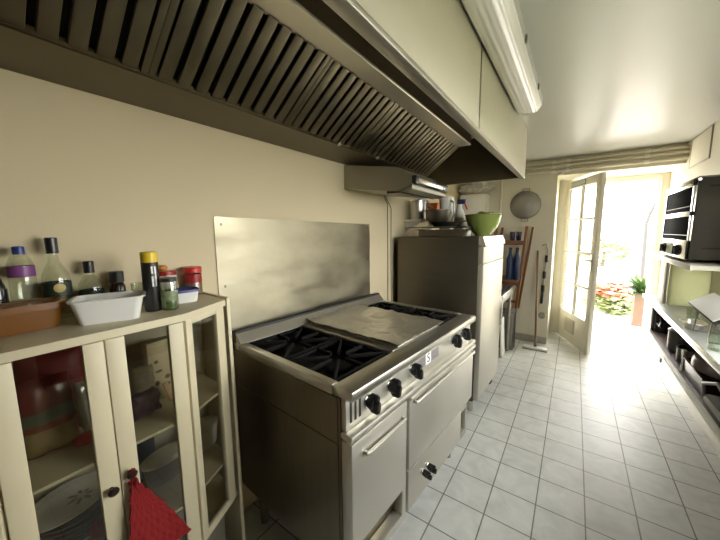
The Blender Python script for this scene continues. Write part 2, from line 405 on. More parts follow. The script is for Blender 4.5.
# ceiling pipes over the doorway
for k, (z, lab) in enumerate([(2.105, 'cream painted pipe over the doorway, the top one tight under ceiling'), (2.058, 'cream painted pipe over the doorway, the middle of three'), (2.008, 'cream painted pipe over the doorway, the lowest above the lintel')]):
    t = thing('wall_pipe', lab, 'pipe', (0, 4.09, z), 0, 'pipes over the doorway')
    G().tube([(XL + .02, 0, 0), (XR, 0, 0)], .0165, 16).build('pipe_run', m_panel, t)
    for x in (-.24, -.11, .52):
        G().tube([(x - .018, 0, 0), (x + .018, 0, 0)], .023, 16).build('coupling', m_white, t)
t = tag(G().tube([(-.165, 4.105, 1.97), (-.165, 4.105, 2.145)], .02, 14).build('riser_pipe', m_white), 'short upright white pipe crossing the pipes at the door corner', 'pipe')
t = tag(G().tube([(-.776, 4.112, .0), (-.776, 4.112, 2.0)], .012, 12).build('riser_pipe', m_wallf), 'thin upright cream pipe on the far wall left of the sieve', 'pipe')
# access hatch on right wall under the ceiling
t = thing('access_hatch', 'flat cream access hatch high on the right wall beside the pipes', 'hatch', (XR, 3.7, 2.0))
G().box((XR - .006, 3.50, 1.90), (XR, 3.99, 2.13), .002).build('hatch_panel', m_wallf, t, True)
g = G()
for a, b in (((3.49, 1.89), (3.50, 2.14)), ((3.99, 1.89), (4.0, 2.14)), ((3.49, 1.89), (4.0, 1.90)), ((3.49, 2.13), (4.0, 2.14))):
    g.box((XR - .008, a[0], a[1]), (XR, b[0], b[1]))
g.build('hatch_edge', m_skirt, t, True)

# ------------------------------------------------------------------ fluorescent fitting
t = thing('fluorescent_light', 'long pale ribbed fluorescent light fitting fixed to ceiling beside cream casing', 'ceiling light', (-.28, 1.6, ZC))
g = G()
prof = [(-.3575, ZC - .002), (-.3575, ZC - .03), (-.34, ZC - .06), (-.30, ZC - .072), (-.262, ZC - .075), (-.235, ZC - .066), (-.214, ZC - .04), (-.211, ZC - .002)]
def lens(u, v):
    k = u * (len(prof) - 1); i = min(int(k), len(prof) - 2); f = k - i
    x = prof[i][0] * (1 - f) + prof[i + 1][0] * f; z = prof[i][1] * (1 - f) + prof[i + 1][1] * f
    z += .0007 * math.sin(u * 70)
    return (x, .93 + v * 1.275, z)
g.grid(lens, 70, 6)
g.build('ribbed_cover', m_lens, t, True)
G().prism([(x + .0, z) for x, z in prof], 0, .02, T(0, 2.225, 0) @ RX(PI / 2)).build('end_cap', m_lens, t, True)
G().prism([(x + .0, z) for x, z in prof], 0, .02, T(0, .93, 0) @ RX(PI / 2)).build('end_cap', m_lens, t, True)
G().box((-.33, .95, ZC - .02), (-.24, 2.2, ZC - .001)).build('tray', m_wplas, t, True)
for y in (1.15, 2.02): G().tube([(-.318, y - .5 if y > 2 else y, ZC - .04), (-.318, y, ZC - .04)], .004, 8).build('clip', m_grey, t, True) if False else None
for x in (-.31, -.26): G().tube([(x, .97, ZC - .042), (x, 2.19, ZC - .042)], .013, 14).build('tube', m_wplas, t, True)
for y in (1.45, 1.95): G().box((-.214, y, ZC - .04), (-.206, y + .02, ZC - .012), .002).build('clip', m_grey, t, True)

# ------------------------------------------------------------------ hood casing and extractor
CX = -.358
t = thing('hood_casing', 'cream boxed-in casing hanging from the ceiling in front of the extractor hood', 'casing', (CX, .95, ZC))
for a, b in ((-1.0, 1.370), (1.390, 2.80)):
    G().box((CX - .022, a, 1.782), (CX, b, ZC - .001), .0015).build('panel', m_panel, t, True)
G().box((CX - .036, -1.0, 1.770), (CX + .002, 2.80, 1.786), .003).build('edge_strip', m_steelh, t, True)
G().box((XL + .001, 2.790, 1.776), (CX - .022, 2.80, ZC - .001), .001).build('end_panel', m_panel, t, True)
G().box((XL + .002, 2.780, 1.778), (CX - .023, 2.789, ZC - .002), .001).build('inner_shade_sheet', mat('inner_shade_brown', (.10, .078, .045), .6), t, True)  # dark sheet added to put the shade inside the casing into colour
o = G().box((CX - .03, 1.371, 1.786), (CX - .006, 1.389, ZC - .002)).build('joint_strip', m_dark, t, True)

HE = 2.36; HS = -.9
t = thing('extractor_hood', 'long stainless extractor hood with slatted baffle filters above the range', 'extractor hood', (-.95, .8, 1.9))
lo = Vector((-1.005, 0, 1.803)); hi = Vector((-.755, 0, 1.988))
a = (hi - lo).normalized(); nn = Vector((a.z, 0, -a.x)); LF = (hi - lo).length
g = G(); g.box((XL + .001, HS, 1.795), (-1.0, HE, 1.80)).box((XL + .001, HS, 1.795), (XL + .004, HE, 1.86)).box((-1.005, HS, 1.795), (-1.0, HE, 1.818), .001)
g.build('grease_gutter', mat('greasy_brown_steel', (.13, .105, .06), .45, .8, var=.15), t, True)
FR = Matrix((a, Vector((0, 1, 0)), -nn)).transposed().to_4x4()      # local x up the slope, y along, z away from the kitchen
edges = [-.60 - .001, -.10, .40, .90, 1.40, 1.87, HE]
for y0, y1 in zip([HS] + edges[:-1], edges):
    g = G(); w = y1 - y0; n = max(3, round((w - .04) / .0535)); p = (w - .034) / n
    FM = T(lo.x, y0, lo.z) @ FR
    for k in range(n):
        c = .017 + p * (k + .5)
        g.box((.004, c - .0185, -.004), (LF - .004, c + .0185, .012), .005, FM)
    for c0, c1 in ((0, .018), (w - .018, w)): g.box((.002, c0, -.004), (LF - .002, c1, .02), .002, FM)
    fl = g.build('grease_filter', m_baffle, t, True)
    G().box((0, .0, .026), (LF, w, .030), 0, FM).build('filter_back', m_dark, fl, True)
g = G(); g.prism([(hi.x - .014, hi.z - .002), (-.668, hi.z - .006), (-.665, hi.z - .003), (-.665, hi.z + .004), (hi.x - .014, hi.z + .004)], 0, HE - HS, T(0, HE, 0) @ RX(PI / 2))
g.build('front_lip', mat('satin_lip_steel', (.90, .84, .70), .28, .45, var=.12, vs=4), t, True)
for y0, y1 in ((HS, 1.008), (1.012, HE)):
    G().box((-.672, y0, 1.988), (-.667, y1, ZC - .001)).build('front_plate', mat('brownish_grimy_steel', (.20, .16, .10), .5, .6, var=.2), t, True)
G().prism([(XL + .001, 1.80), (-1.0, 1.80), (-.755, 1.985), (-.667, 1.985), (-.667, ZC - .001), (XL + .001, ZC - .001)], 0, .006, T(0, HE + .006, 0) @ RX(PI / 2)).build('end_plate', m_dsteel, t, True)
for y in (1.24, 1.60): G().lathe([(0, 0), (.011, 0), (.012, .008), (.006, .016), (0, .017)], n=14, m=T(-1.002, y, 1.806) @ RY(PI * .75)).build('latch_knob', m_bright, t, True)

# small cooker hood fixed to the wall under the extractor
t = thing('cooker_hood', 'small dark cooker hood with a tinted glass visor fixed under the extractor', 'cooker hood', (-1.0, 1.86, 1.6))
y0, y1 = 1.595, 2.11
G().prism([(XL + .001, 1.640), (-.80, 1.585), (-.765, 1.60), (-.765, 1.672), (-.86, 1.73), (XL + .001, 1.790)], 0, y1 - y0, T(0, y1, 0) @ RX(PI / 2)).build('body', mat('warm_grey_hood_enamel', (.34, .31, .24), .4, .5), t, True)
G().box((-.766, y0 - .004, 1.628), (-.740, y0 + .03, 1.672), .003).build('end_cap', m_black, t, True)
G().box((-.766, y0 + .03, 1.634), (-.738, y1, 1.672), .003).build('front_strip', m_bright, t, True)
g = G(); g.grid(lambda u, v: (-.742 - .105 * v, y0 - .01 + (y1 - y0 + .01) * u, 1.632 - .042 * v), 2, 2, .004)
g.build('visor', m_visor, t, True)
G().box((-.93, y0 + .0, 1.585), (-.845, y0 + .012, 1.600), .002).build('visor_arm', m_black, t, True)
for dx, y in ((0, 2.17), (0, 2.215)):
    pass
t = thing('hanging_cable', 'two grey cables hanging down the wall between steel sheet and tall appliance', 'cable', (XL, 2.19, 1.2))
G().tube([(XL + .007, 2.07, 1.66), (XL + .007, 2.145, 1.58), (XL + .008, 2.15, 1.3), (XL + .007, 2.155, .9), (XL + .008, 2.15, .5), (XL + .008, 2.15, .02)], .0028, 8).build('cable', m_cable, t, True)
G().tube([(XL + .007, 2.09, 1.66), (XL + .007, 2.205, 1.55), (XL + .009, 2.20, 1.25), (XL + .007, 2.212, .9), (XL + .007, 2.215, .5), (XL + .008, 2.21, .02)], .0028, 8).build('cable', m_cable, t, True)

# steel splashback sheet
t = thing('splashback_sheet', 'scuffed stainless steel splashback sheet on the wall behind the range', 'splashback', (XL, 1.29, .9))
g = G()
g.grid(lambda u, v: (XL + .005 + .0015 * noise.noise(Vector((u * 4, v * 3, 2))), .698 + 1.188 * u, .80 + (.633 - .017 * u) * v), 24, 14, .002)
g.build('sheet', m_stain, t, True)
for y, z in ((.73, 1.40), (.73, 1.13), (1.86, 1.39), (1.86, 1.16)):
    G().lathe([(0, .003), (.004, .003), (.006, 0)], n=12, m=T(XL + .006, y, z) @ RY(PI / 2)).build('screw', m_dsteel, t, True)

# ------------------------------------------------------------------ range
RW, RD, RT = 1.062, .70, .888
rng = thing('gas_range', 'wide stainless gas range with two ovens, black knobs and cast iron grids', 'range cooker', (-.509, .671, 0), math.radians(-4.5))
P = rng
# carcass
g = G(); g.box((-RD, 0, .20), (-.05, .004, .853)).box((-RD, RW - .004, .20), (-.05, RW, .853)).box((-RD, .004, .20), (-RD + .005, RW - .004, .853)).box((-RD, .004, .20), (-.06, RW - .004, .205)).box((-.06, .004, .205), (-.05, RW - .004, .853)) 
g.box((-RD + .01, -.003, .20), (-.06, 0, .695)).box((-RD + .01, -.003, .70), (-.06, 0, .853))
g.build('body', mat('shaded_range_side', (.20, .17, .12), .33, 1, var=.15, vs=5, stretch=(8, 1, 1)), P)  # side steel darkened: its shade and dark reflections put into the colour
# top frame with two wells
g = G(); z0, z1 = .853, RT
fx = -.085; bx = -.655
g.box((fx, 0, z0), (0, RW, z1), .008).box((-RD, 0, z0), (bx, RW, z1), .003).box((bx, 0, z0), (fx, .03, z1), .003).box((bx, RW - .03, z0), (fx, RW, z1), .003).box((bx, .345, z0), (fx, .385, z1), .003).box((bx, .745, z0), (fx, .775, z1), .003)
g.build('top_frame', m_steel, P)
for y0, y1 in ((.03, .345), (.775, RW - .03)):
    w = G().box((bx, y0, .80), (fx, y1, .806)).box((bx, y0, .806), (bx + .003, y1, .853)).box((fx - .003, y0, .806), (fx, y1, .853)).box((bx, y0, .806), (fx, y0 + .003, .853)).box((bx, y1 - .003, .806), (fx, y1, .853)).build('burner_well', m_iron, P)
    for cx in (-.235, -.51):
        cy = (y0 + y1) / 2
        b = G().lathe([(0, .806), (.07, .806), (.068, .822), (.05, .826), (.05, .838), (.045, .843), (0, .845)], (cx, cy, 0), 28).build('burner', m_iron, P)
        g = G(); hx, hy = .125, (y1 - y0) / 2 - .008
        g.bar((cx - hx, cy - hy, .874), (cx + hx, cy - hy, .874), .012, .014, .003).bar((cx - hx, cy + hy, .874), (cx + hx, cy + hy, .874), .012, .014, .003)
        g.bar((cx - hx, cy - hy, .874), (cx - hx, cy + hy, .874), .012, .014, .003).bar((cx + hx, cy - hy, .874), (cx + hx, cy + hy, .874), .012, .014, .003)
        for sx in (-1, 1):
            for sy in (-1, 1): g.bar((cx + sx * hx, cy + sy * hy, .876), (cx + sx * .025, cy + sy * .025, .876), .009, .016, .002)
            g.bar((cx + sx * hx, cy, .876), (cx + sx * .04, cy, .876), .009, .016, .002); g.bar((cx, cy + sx * hy, .876), (cx, cy + sx * .04, .876), .009, .016, .002)
            for sy in (-1, 1): g.bar((cx + sx * hx, cy + sy * hy, .874), (cx + sx * hx, cy + sy * hy, .806), .012, .012)
        g.build('pan_grid', m_iron, P)
G().box((bx, .387, .868), (fx - .002, .743, .893), .003).build('griddle_plate', m_dsteel, P)
G().box((-RD - .004, 0, .853), (-RD + .028, RW, .935), .003).build('rear_gap_bar', m_blackm, P)  # black bar stands in for the dark gap behind the upstand
G().prism([(-RD + .029, .888), (-RD + .065, .888), (-RD + .029, .926)], 0, RW, T(0, RW, 0) @ RX(PI / 2)).build('rear_upstand', mat('rough_steel_upstand', (.48, .45, .38), .5, 1, var=.1), P)
# control panel and lip
g = G(); g.box((-.05, .004, .745), (-.030, RW - .004, .853), .002); g.build('control_panel', m_front, P)
G().box((-.05, -.004, .722), (.0, RW + .012, .745), .008).build('drip_lip', m_front, P)
def knob(y, z, r, x=-.030, parent=P):
    k = G().lathe([(0, 0), (r * 1.0, 0), (r * .95, .005), (r * .7, .009), (0, .009)], n=24, m=T(x, y, z) @ RY(PI / 2)).build('knob', m_bright, parent)
    g = G().lathe([(0, .008), (r * .78, .008), (r * .88, .012), (r * .88, .022), (r * .74, .030), (0, .031)], n=28, m=T(x, y, z) @ RY(PI / 2))
    tm = T(x, y, z) @ RX(math.radians(random.uniform(-14, 14)))
    g.lathe([(0, 0), (.78, .0), (1, .2), (1, .72), (.75, .96), (0, 1)], n=24, m=tm @ T(.010, 0, -r * .34) @ RY(PI / 2) @ Matrix.Diagonal((r * 1.0, r * .40, .040, 1)))
    g.lathe([(0, 0), (.78, .0), (1, .2), (1, .72), (.75, .96), (0, 1)], n=20, m=tm @ T(.010, 0, r * .72) @ RY(PI / 2) @ Matrix.Diagonal((r * .52, r * .42, .034, 1)))
    g.build('grip', m_black, k)
for y, z in ((.115, .802), (.243, .803), (.403, .806), (.812, .812), (.933, .815)): knob(y, z, .026)
# logo plate: striped fields either side of an S badge
lp = G().box((-.031, .435, .775), (-.0285, .649, .835), .001).build('logo_plate', m_front, P)
g = G()
for k in range(8): g.box((-.0287, .440 + k * .0095, .783), (-.0278, .4445 + k * .0095, .828))
for k in range(8): g.box((-.0287, .572 + k * .0095, .783), (-.0278, .5765 + k * .0095, .828))
g.build('stripes', mat('violet_grey_print', (.27, .22, .27), .5), lp)
G().box((-.0287, .52, .780), (-.0280, .566, .832)).build('badge', m_paper, lp)
fc = bpy.data.curves.new('letter', 'FONT'); fc.body = 'S'; fc.size = .058; fc.extrude = .0006; fc.align_x = 'CENTER'; fc.align_y = 'CENTER'
tmp = bpy.data.objects.new('tmp', fc); COL.objects.link(tmp)
me = bpy.data.meshes.new_from_object(tmp.evaluated_get(bpy.context.evaluated_depsgraph_get())); bpy.data.objects.remove(tmp)
fo = bpy.data.objects.new('letter', me); COL.objects.link(fo); fo.parent = lp; me.materials.clear(); me.materials.append(m_blackm)
fo.matrix_local = T(-.0272, .543, .806) @ Matrix(((0, 0, 1, 0), (1, 0, 0, 0), (0, 1, 0, 0), (0, 0, 0, 1)))
g = G()
for k in range(3): g.box((-.030, .022 + k * .022, .768), (-.0292, .032 + k * .022, .845))
g.build('vent_slots', m_dark, P)
# left oven
dr = G().box((-.05, .0, .345), (-.004, .325, .716), .006).build('oven_door', m_front, P)
def bar_handle(y0, y1, z, parent):
    g = G().tube([(-.006, y0, z), (.010, y0, z), (.013, y0 + .01, z), (.013, y1 - .01, z), (.010, y1, z), (-.006, y1, z)], .0065, 10)
    return g.build('handle', m_front, parent)
bar_handle(.06, .29, .662, dr)
dr = G().box((-.05, .345, .402), (-.004, RW - .01, .716), .006).build('oven_door', m_front, P)
bar_handle(.375, RW - .04, .690, dr)
G().box((-.05, .345, .700), (.004, RW + .008, .718), .006).build('door_lip', m_front, P)
# plinth frames
g = G(); g.box((-.05, 0, .205), (-.006, .325, .235), .003).box((-.05, .298, .235), (-.006, .325, .345), .003).box((-.05, 0, .235), (-.006, .02, .345), .003)
g.build('base_frame', m_front, P)
G().box((-.16, .02, .235), (-.155, .298, .345)).build('inner_panel', mat('rusty_pink_panel', (.25, .14, .10), .6), P)
g = G(); g.box((-.05, .345, .215), (-.006, .90, .392), .003).box((-.05, .90, .215), (-.006, .985, .245), .003).box((-.05, .965, .245), (-.006, .985, .392), .003).box((-.05, .90, .375), (-.006, .965, .392), .002)
g.build('base_panel', m_front, P)
G().box((-.12, .90, .245), (-.115, .965, .375)).build('inner_panel', m_dark, P)
for y in (.455, .50): knob(y, .325, .014, -.006)
for x in (-.12, -.62):
    for y in (.06, RW - .06): G().cyl((x, y, 0), (x, y, .202), .02, n=14).build('leg', m_dsteel, P)
# crinkled foil tray lying over the griddle
def foil(u, v):
    x = -.645 + .575 * u; y = .372 + .42 * v
    e = max(0, 1 - min(u, 1 - u, v, 1 - v) / .03)
    return (x, y, .8985 + .012 * abs(noise.noise(Vector((x * 9, y * 9, 0)))) + .007 * abs(noise.noise(Vector((x * 26, y * 26, 4)))) + .006 * e)
foilm = T(-.509, .671, 0) @ RZ(math.radians(-4.5))
t = thing('foil_sheet', 'crinkled aluminium sheet lying over the middle of the range top', 'foil sheet', (-.80, 1.26, .897))
G().grid(foil, 46, 34, .001, foilm).build('sheet', m_foil, t, True, 60)

# ------------------------------------------------------------------ tall stainless appliance beyond the range
fr = thing('upright_refrigerator', 'tall stainless steel upright cooling cabinet standing beyond the range', 'refrigerator', (-.512, 2.19, 0), math.radians(-2.0))
FD, FW, FT = .675, .60, 1.318
g = G(); g.box((-FD, 0, .10), (-.03, FW, FT), .004).build('body', mat('shaded_stainless_side', (.125, .11, .085), .42, .9, var=.12, vs=4, stretch=(1, 1, 6)), fr)  # body colour darkened to hold the shade and dark reflection of the near side
G().prism([(-.03, 1.262), (.012, 1.250), (.018, 1.256), (-.004, FT + .002), (-.03, FT + .002)], 0, FW - .012, T(0, FW - .006, 0) @ RX(PI / 2)).build('control_panel', m_front, fr)
G().box((-.006, FW - .016, 1.262), (.004, FW - .004, FT - .006), .001).build('panel_end', m_black, fr)
G().box((-.03, .004, 1.13), (.004, FW - .004, 1.248), .003).build('upper_panel', m_front, fr)
d = G().box((-.03, .004, .12), (.006, FW - .004, 1.126), .004).build('door', m_front, fr)
G().box((.006, .012, .985), (.0085, FW - .012, .990)).build('seam', m_steel, d)
G().box((.004, FW - .03, .55), (.024, FW - .012, .80), .004).build('handle', m_bright, d)
for x, y in ((-.06, .05), (-.06, FW - .05), (-FD + .06, .05), (-FD + .06, FW - .05)):
    if y < .1: G().cyl((x, y, 0), (x, y, .102), .02, n=14).build('foot', m_steel, fr)
    else:
        c = G().cyl((x, y - .014, .034), (x, y + .014, .034), .034, n=18).build('caster', m_blackm, fr)
        G().box((x - .018, y - .02, .03), (x + .018, y + .02, .10), .004).build('fork', m_dsteel, c)
G().cyl((-.10, FW - .20, .034), (-.10, FW - .172, .034), .034, n=18).build('caster', m_blackm, fr)

# things on top of it
ZF = FT + .001
t = thing('baking_tray', 'shallow steel roasting tray, lowest on the tall appliance near its front', 'tray', (-.845, 2.36, ZF))
def tray(g, w, l, h, lip=.018, th=.003):
    g.box((-w / 2, -l / 2, 0), (w / 2, l / 2, th)).box((-w / 2, -l / 2, 0), (-w / 2 + th, l / 2, h)).box((w / 2 - th, -l / 2, 0), (w / 2, l / 2, h)).box((-w / 2, -l / 2, 0), (w / 2, -l / 2 + th, h)).box((-w / 2, l / 2 - th, 0), (w / 2, l / 2, h))
    g.box((-w / 2 - lip, -l / 2 - lip, h - th), (w / 2 + lip, -l / 2, h)).box((-w / 2 - lip, l / 2, h - th), (w / 2 + lip, l / 2 + lip, h)).box((-w / 2 - lip, -l / 2, h - th), (-w / 2, l / 2, h)).box((w / 2, -l / 2, h - th), (w / 2 + lip, l / 2, h))
    return g
tray(G(), .34, .24, .052).build('pan', mat('tarnished_tray_steel', (.15, .13, .10), .4, .9, var=.2), t)
for s in (-1, 1): G().tube([(s * .18, -.05, .048), (s * .208, -.05, .055), (s * .208, .05, .055), (s * .18, .05, .048)], .006, 8).build('handle', m_bright, t)
t = thing('oven_rack', 'dark wire rack and pan lid laid across the steel roasting tray', 'rack', (-.83, 2.37, ZF + .066), .0)
g = G()
g.tube([(-.2, -.13, .005), (.19, -.13, .005), (.19, .13, .005), (-.2, .13, .005)], .005, 8, closed=True)
for k in range(11): g.tube([(-.17 + k * .034, -.13, .008), (-.18 + k * .034, .13, .008)], .0028, 6)
g.tube([(-.2, -.05, .005), (-.29, -.07, .008), (-.33, -.08, .002)], .005, 8)
g.build('wires', m_dsteel, t)
t = thing('frying_pan', 'dark frying pan with its long handle tipped across the rack', 'pan', (-.86, 2.40, ZF + .083), .2)
G().lathe([(0, 0), (.085, 0), (.105, .03), (.108, .03), (.088, -.004), (0, -.004)], n=32).build('pan_body', m_iron, t)
G().bar((.10, 0, .026), (.20, -.02, .042), .02, .01, .004).build('handle', m_dsteel, t)
t = thing('mixing_bowl', 'dull steel mixing bowl with a ladle in it, standing on the dark pan', 'bowl', (-.93, 2.42, ZF + .092))
G().lathe([(0, 0), (.05, 0), (.085, .045), (.10, .115), (.106, .117), (.106, .12), (.097, .12), (.08, .047), (.048, .004), (0, .004)], n=36).build('bowl_body', mat('tarnished_bowl_steel', (.16, .14, .11), .35, .9, var=.2), t)
t = thing('ladle', 'steel ladle leaning in the dull mixing bowl', 'ladle', (-.93, 2.42, ZF + .10))
G().tube([(.02, -.02, .03), (-.02, -.06, .12), (-.06, -.09, .19)], .005, 8).build('handle', m_bright, t)
G().lathe([(0, 0), (.02, .004), (.032, .022), (.033, .022), (.02, .001), (0, -.002)], (.02, -.02, .008), 20).build('cup', m_bright, t)
t = thing('green_bowl', 'lime green enamel bowl full of small items at the front of the tall appliance', 'bowl', (-.575, 2.43, ZF))
G().lathe([(0, 0), (.055, 0), (.057, .012), (.085, .04), (.112, .085), (.130, .155), (.136, .158), (.132, .163), (.124, .158), (.105, .088), (.08, .045), (.05, .016), (0, .014)], n=40).build('bowl_body', m_green, t)
t = thing('green_cloth', 'crumpled green cloth heaped in the lime green bowl', 'cloth', (-.575, 2.43, ZF + .145))
g = G(); tm = bmesh.new(); bmesh.ops.create_icosphere(tm, subdivisions=4, radius=1)
for v in tm.verts:
    q = noise.noise(v.co * 2.2); v.co = Vector((v.co.x * .098, v.co.y * .098, v.co.z * .035)) * (1 + .35 * q)
g._add(tm); g.build('cloth', m_green, t)
t = thing('spray_bottle', 'white plastic spray bottle with red trigger behind the roasting tray', 'spray bottle', (-.80, 2.58, ZF))
G().lathe([(0, 0), (.04, 0), (.042, .01), (.042, .17), (.03, .21), (.016, .235), (.016, .26), (0, .26)], n=24).build('bottle', m_wplas, t)
G().box((-.02, -.017, .262), (.05, .017, .30), .008).build('spray_head', mat('navy_spray_head', (.03, .04, .12), .4), t)
G().bar((.04, 0, .265), (.062, 0, .215), .016, .012, .004).build('trigger', m_red, t)
G().lathe([(.0432, .05), (.0432, .15)], n=24).build('label', mat('pale_print_label', (.62, .6, .58), .5, var=.3, vs=90), t)
t = thing('plastic_jug', 'white plastic jug with curved handle beside the red trigger spray bottle', 'jug', (-.93, 2.62, ZF))
G().lathe([(0, 0), (.045, 0), (.05, .02), (.052, .25), (.06, .33), (.064, .33), (.056, .25), (.054, .02), (.049, -.0), (0, .004)], n=28).build('jug_body', m_wplas, t)
G().tube([(.05, -.03, .30), (.085, -.06, .28), (.09, -.06, .18), (.055, -.03, .12)], .009, 10).build('handle', m_wplas, t)
# wall shelf with canister etc.
t = thing('wall_shelf', 'narrow white shelf on the left wall above the tall appliance', 'shelf', (-1.16, 2.75, 1.46))
G().box((XL + .001, 2.44, 1.448), (-1.05, 3.06, 1.464), .002).build('board', m_white, t, True)
for y in (2.5, 3.0): G().prism([(XL + .001, 1.448), (-1.09, 1.448), (XL + .001, 1.36)], 0, .008, T(0, y, 0) @ RX(PI / 2)).build('bracket', m_white, t, True)
t = thing('steel_canister', 'tall brushed steel canister at the near end of the wall shelf', 'canister', (-1.145, 2.51, 1.464))
G().lathe([(0, 0), (.066, 0), (.068, .004), (.068, .15), (.071, .152), (.071, .16), (.066, .162), (.064, .152), (.064, .01), (0, .008)], n=36).build('canister_body', m_steel, t)
t = thing('clear_jar', 'pale clear jar with white lid behind the steel canister', 'jar', (-1.165, 2.66, 1.464))
G().lathe([(0, 0), (.05, 0), (.053, .01), (.053, .16), (.045, .18)], n=28).build('jar_body', m_bottle, t)
G().lathe([(0, .20), (.048, .20), (.05, .195), (.05, .175), (.046, .175)], n=28).build('lid', m_wplas, t)
t = thing('card_box', 'small orange cardboard box on the wall shelf', 'box', (-1.13, 2.84, 1.464))
g = G().box((-.06, -.075, 0), (.06, .075, .16), .002); g.build('carton', m_orange, t)
G().box((.0602, -.07, .045), (.061, .07, .075)).build('printed_band', mat('dark_orange_print', (.45, .10, .03), .5), t)
# water heater with bag on it
t = thing('water_heater', 'boxy white water heater on the far wall behind the spray bottle', 'water heater', (-1.05, 4.0, 1.4))
G().box((-1.20, 3.86, 1.38), (-.91, 4.12, 1.80), .012).build('casing', m_white, t, True)
G().box((-1.17, 3.856, 1.41), (-.94, 3.862, 1.77), .004).build('front_cover', m_wplas, t, True)
for x in (-1.12, -1.0): G().tube([(x, 4.0, 1.38), (x, 4.0, 1.22), (x, 4.11, 1.2)], .009, 10).build('water_pipe', m_alu, t, True)
t = thing('plastic_bag', 'crumpled thin white plastic bag lying on top of the water heater', 'bag', (-1.05, 3.98, 1.80))
g = G(); tm = bmesh.new(); bmesh.ops.create_icosphere(tm, subdivisions=5, radius=1)
for v in tm.verts:
    c = v.co.copy(); q = noise.noise(c * 2.1) * .5 + noise.noise(c * 5) * .25
    v.co = Vector((c.x * .19, c.y * .13, max(c.z, -.7) * .075)) * (1 + q * .7); v.co.z += .075
    v.co.z = max(v.co.z, .002)
g._add(tm); g.build('film', m_bag, t)

# ------------------------------------------------------------------ far wall: sieve, chair, cups, mop
t = thing('hanging_sieve', 'round steel mesh sieve with two loop handles hung on far wall', 'sieve', (-.505, YF - .012, 1.655))
R = .158; cyc = [(R * math.cos(2 * PI * k / 40), 0, R * math.sin(2 * PI * k / 40)) for k in range(40)]
G().tube(cyc, .007, 10, closed=True).build('rim', m_dsteel, t)
G().lathe([(R, 0), (R * .97, -.012), (R * .8, -.045), (R * .5, -.07), (R * .2, -.08), (0, -.082)], n=44, m=RX(PI / 2) @ Matrix.Scale(-1, 4, (0, 0, 1)) @ T(0, 0, 0)).build('mesh_bowl', mesh_wire('sieve_wire_mesh'), t)
for s in (-1, 1): G().tube([(-.035, 0, s * (R - .004)), (-.035, 0, s * (R + .03)), (.035, 0, s * (R + .03)), (.035, 0, s * (R - .004))], .005, 8).build('loop_handle', m_dsteel, t)
t = tag(G().cyl((-.505, YF, 1.838), (-.505, YF - .03, 1.842), .003, n=8).build('wall_hook', m_dsteel), 'small dark nail above the sieve on far wall', 'hook')

ch = thing('wooden_chair', 'reddish wooden folding chair hung up by the far wall beside the appliance', 'chair', (-.6, 3.9, .36))
# back posts / rails: two frames crossing
for x in (-.475, -.80):
    G().bar((x - .045, 3.90, .38), (x + .022, 3.94, 1.405), .028, .058, .004, (0, 1, 0)).build('back_post', m_wood, ch, True)
    G().bar((x - .035, 4.05, .42), (x + .072, 4.06, 1.395), .024, .045, .004, (0, 1, 0)).build('leg', m_wood, ch, True)
G().bar((-.80, 3.925, 1.215), (-.46, 3.925, 1.215), .02, .05, .005).build('crest_rail', m_wood, ch, True)
g = G()
for k in range(5): g.bar((-.82, 3.79 + k * .05, .775 + .008 * k), (-.495, 3.79 + k * .05, .775 + .008 * k), .042, .014, .003)
g.build('seat', m_wood, ch, True)
G().bar((-.82, 3.905, .735), (-.495, 3.905, .735), .02, .05, .004).build('seat_rail', m_wood, ch, True)
G().bar((-.84, 3.92, .52), (-.51, 3.92, .52), .02, .03, .004).build('stretcher', m_wood, ch, True)
G().tube([(-.50, 4.04, .86), (-.545, 3.99, .62), (-.555, 3.97, .42)], .010, 8).build('brace', m_woodl, ch, True)
cup0 = None
for i, (x, lab) in enumerate([(-.595, 'blue glass goblet on the chair rail, nearer the appliance'), (-.530, 'blue glass goblet on the chair rail, nearer the chair post')]):
    t = thing('blue_goblet', lab, 'glass', (x, 3.925, 1.242), 0, 'blue goblets on the chair')
    G().lathe([(0, 0), (.022, 0), (.024, .004), (.026, .03), (.030, .10), (.0285, .10), (.024, .03), (.02, .008), (0, .006)], n=24).build('glass_cup', m_blueg, t)
for x, y, z, lab in [(-.60, 3.87, .79, 'dark blue bottle standing on the chair seat, nearer the appliance'), (-.53, 3.88, .79, 'dark blue bottle standing on the chair seat, nearer the post')]:
    t = thing('blue_bottle', lab, 'bottle', (x, y, z), 0, 'blue bottles on the chair seat')
    G().lathe([(0, 0), (.034, 0), (.036, .01), (.036, .24), (.018, .30), (.014, .36), (0, .36)], n=20).build('bottle_body', mat('dark_blue_plastic', (.010, .026, .085), .4, var=.4, vs=25), t)
    G().lathe([(0, .372), (.016, .372), (.016, .345), (.015, .345)], n=16).build('cap', m_blackm, t)

t = thing('floor_mop', 'flat white mop with thin wooden pole leaning on the far wall', 'mop', (-.29, 3.88, 0))
G().box((-.125, -.045, .004), (.115, .045, .030), .008).build('mop_head', m_wplas, t)
G().box((-.13, -.05, 0), (.12, .05, .010), .004).build('pad', mat('grey_mop_pad', (.30, .29, .26), .9), t)
G().tube([(0, 0, .03), (-.005, .02, .09), (-.055, .215, 1.12)], [.012, .010, .010], 12).build('pole', mat('brown_pole', (.22, .12, .07), .5), t)
G().tube([(-.003, .01, .03), (-.006, .03, .13)], .017, 12).build('joint', m_grey, t)
t = thing('broom', 'slim grey broom with black grips hanging between mop pole and door', 'broom', (-.27, 4.09, .5))
G().tube([(-.305, 4.10, 1.18), (-.265, 4.095, 1.20), (-.245, 4.09, 1.12), (-.262, 4.09, .80), (-.27, 4.09, .50)], .008, 10).build('shaft', mat('dull_grey_tube', (.32, .30, .26), .5), t, True)
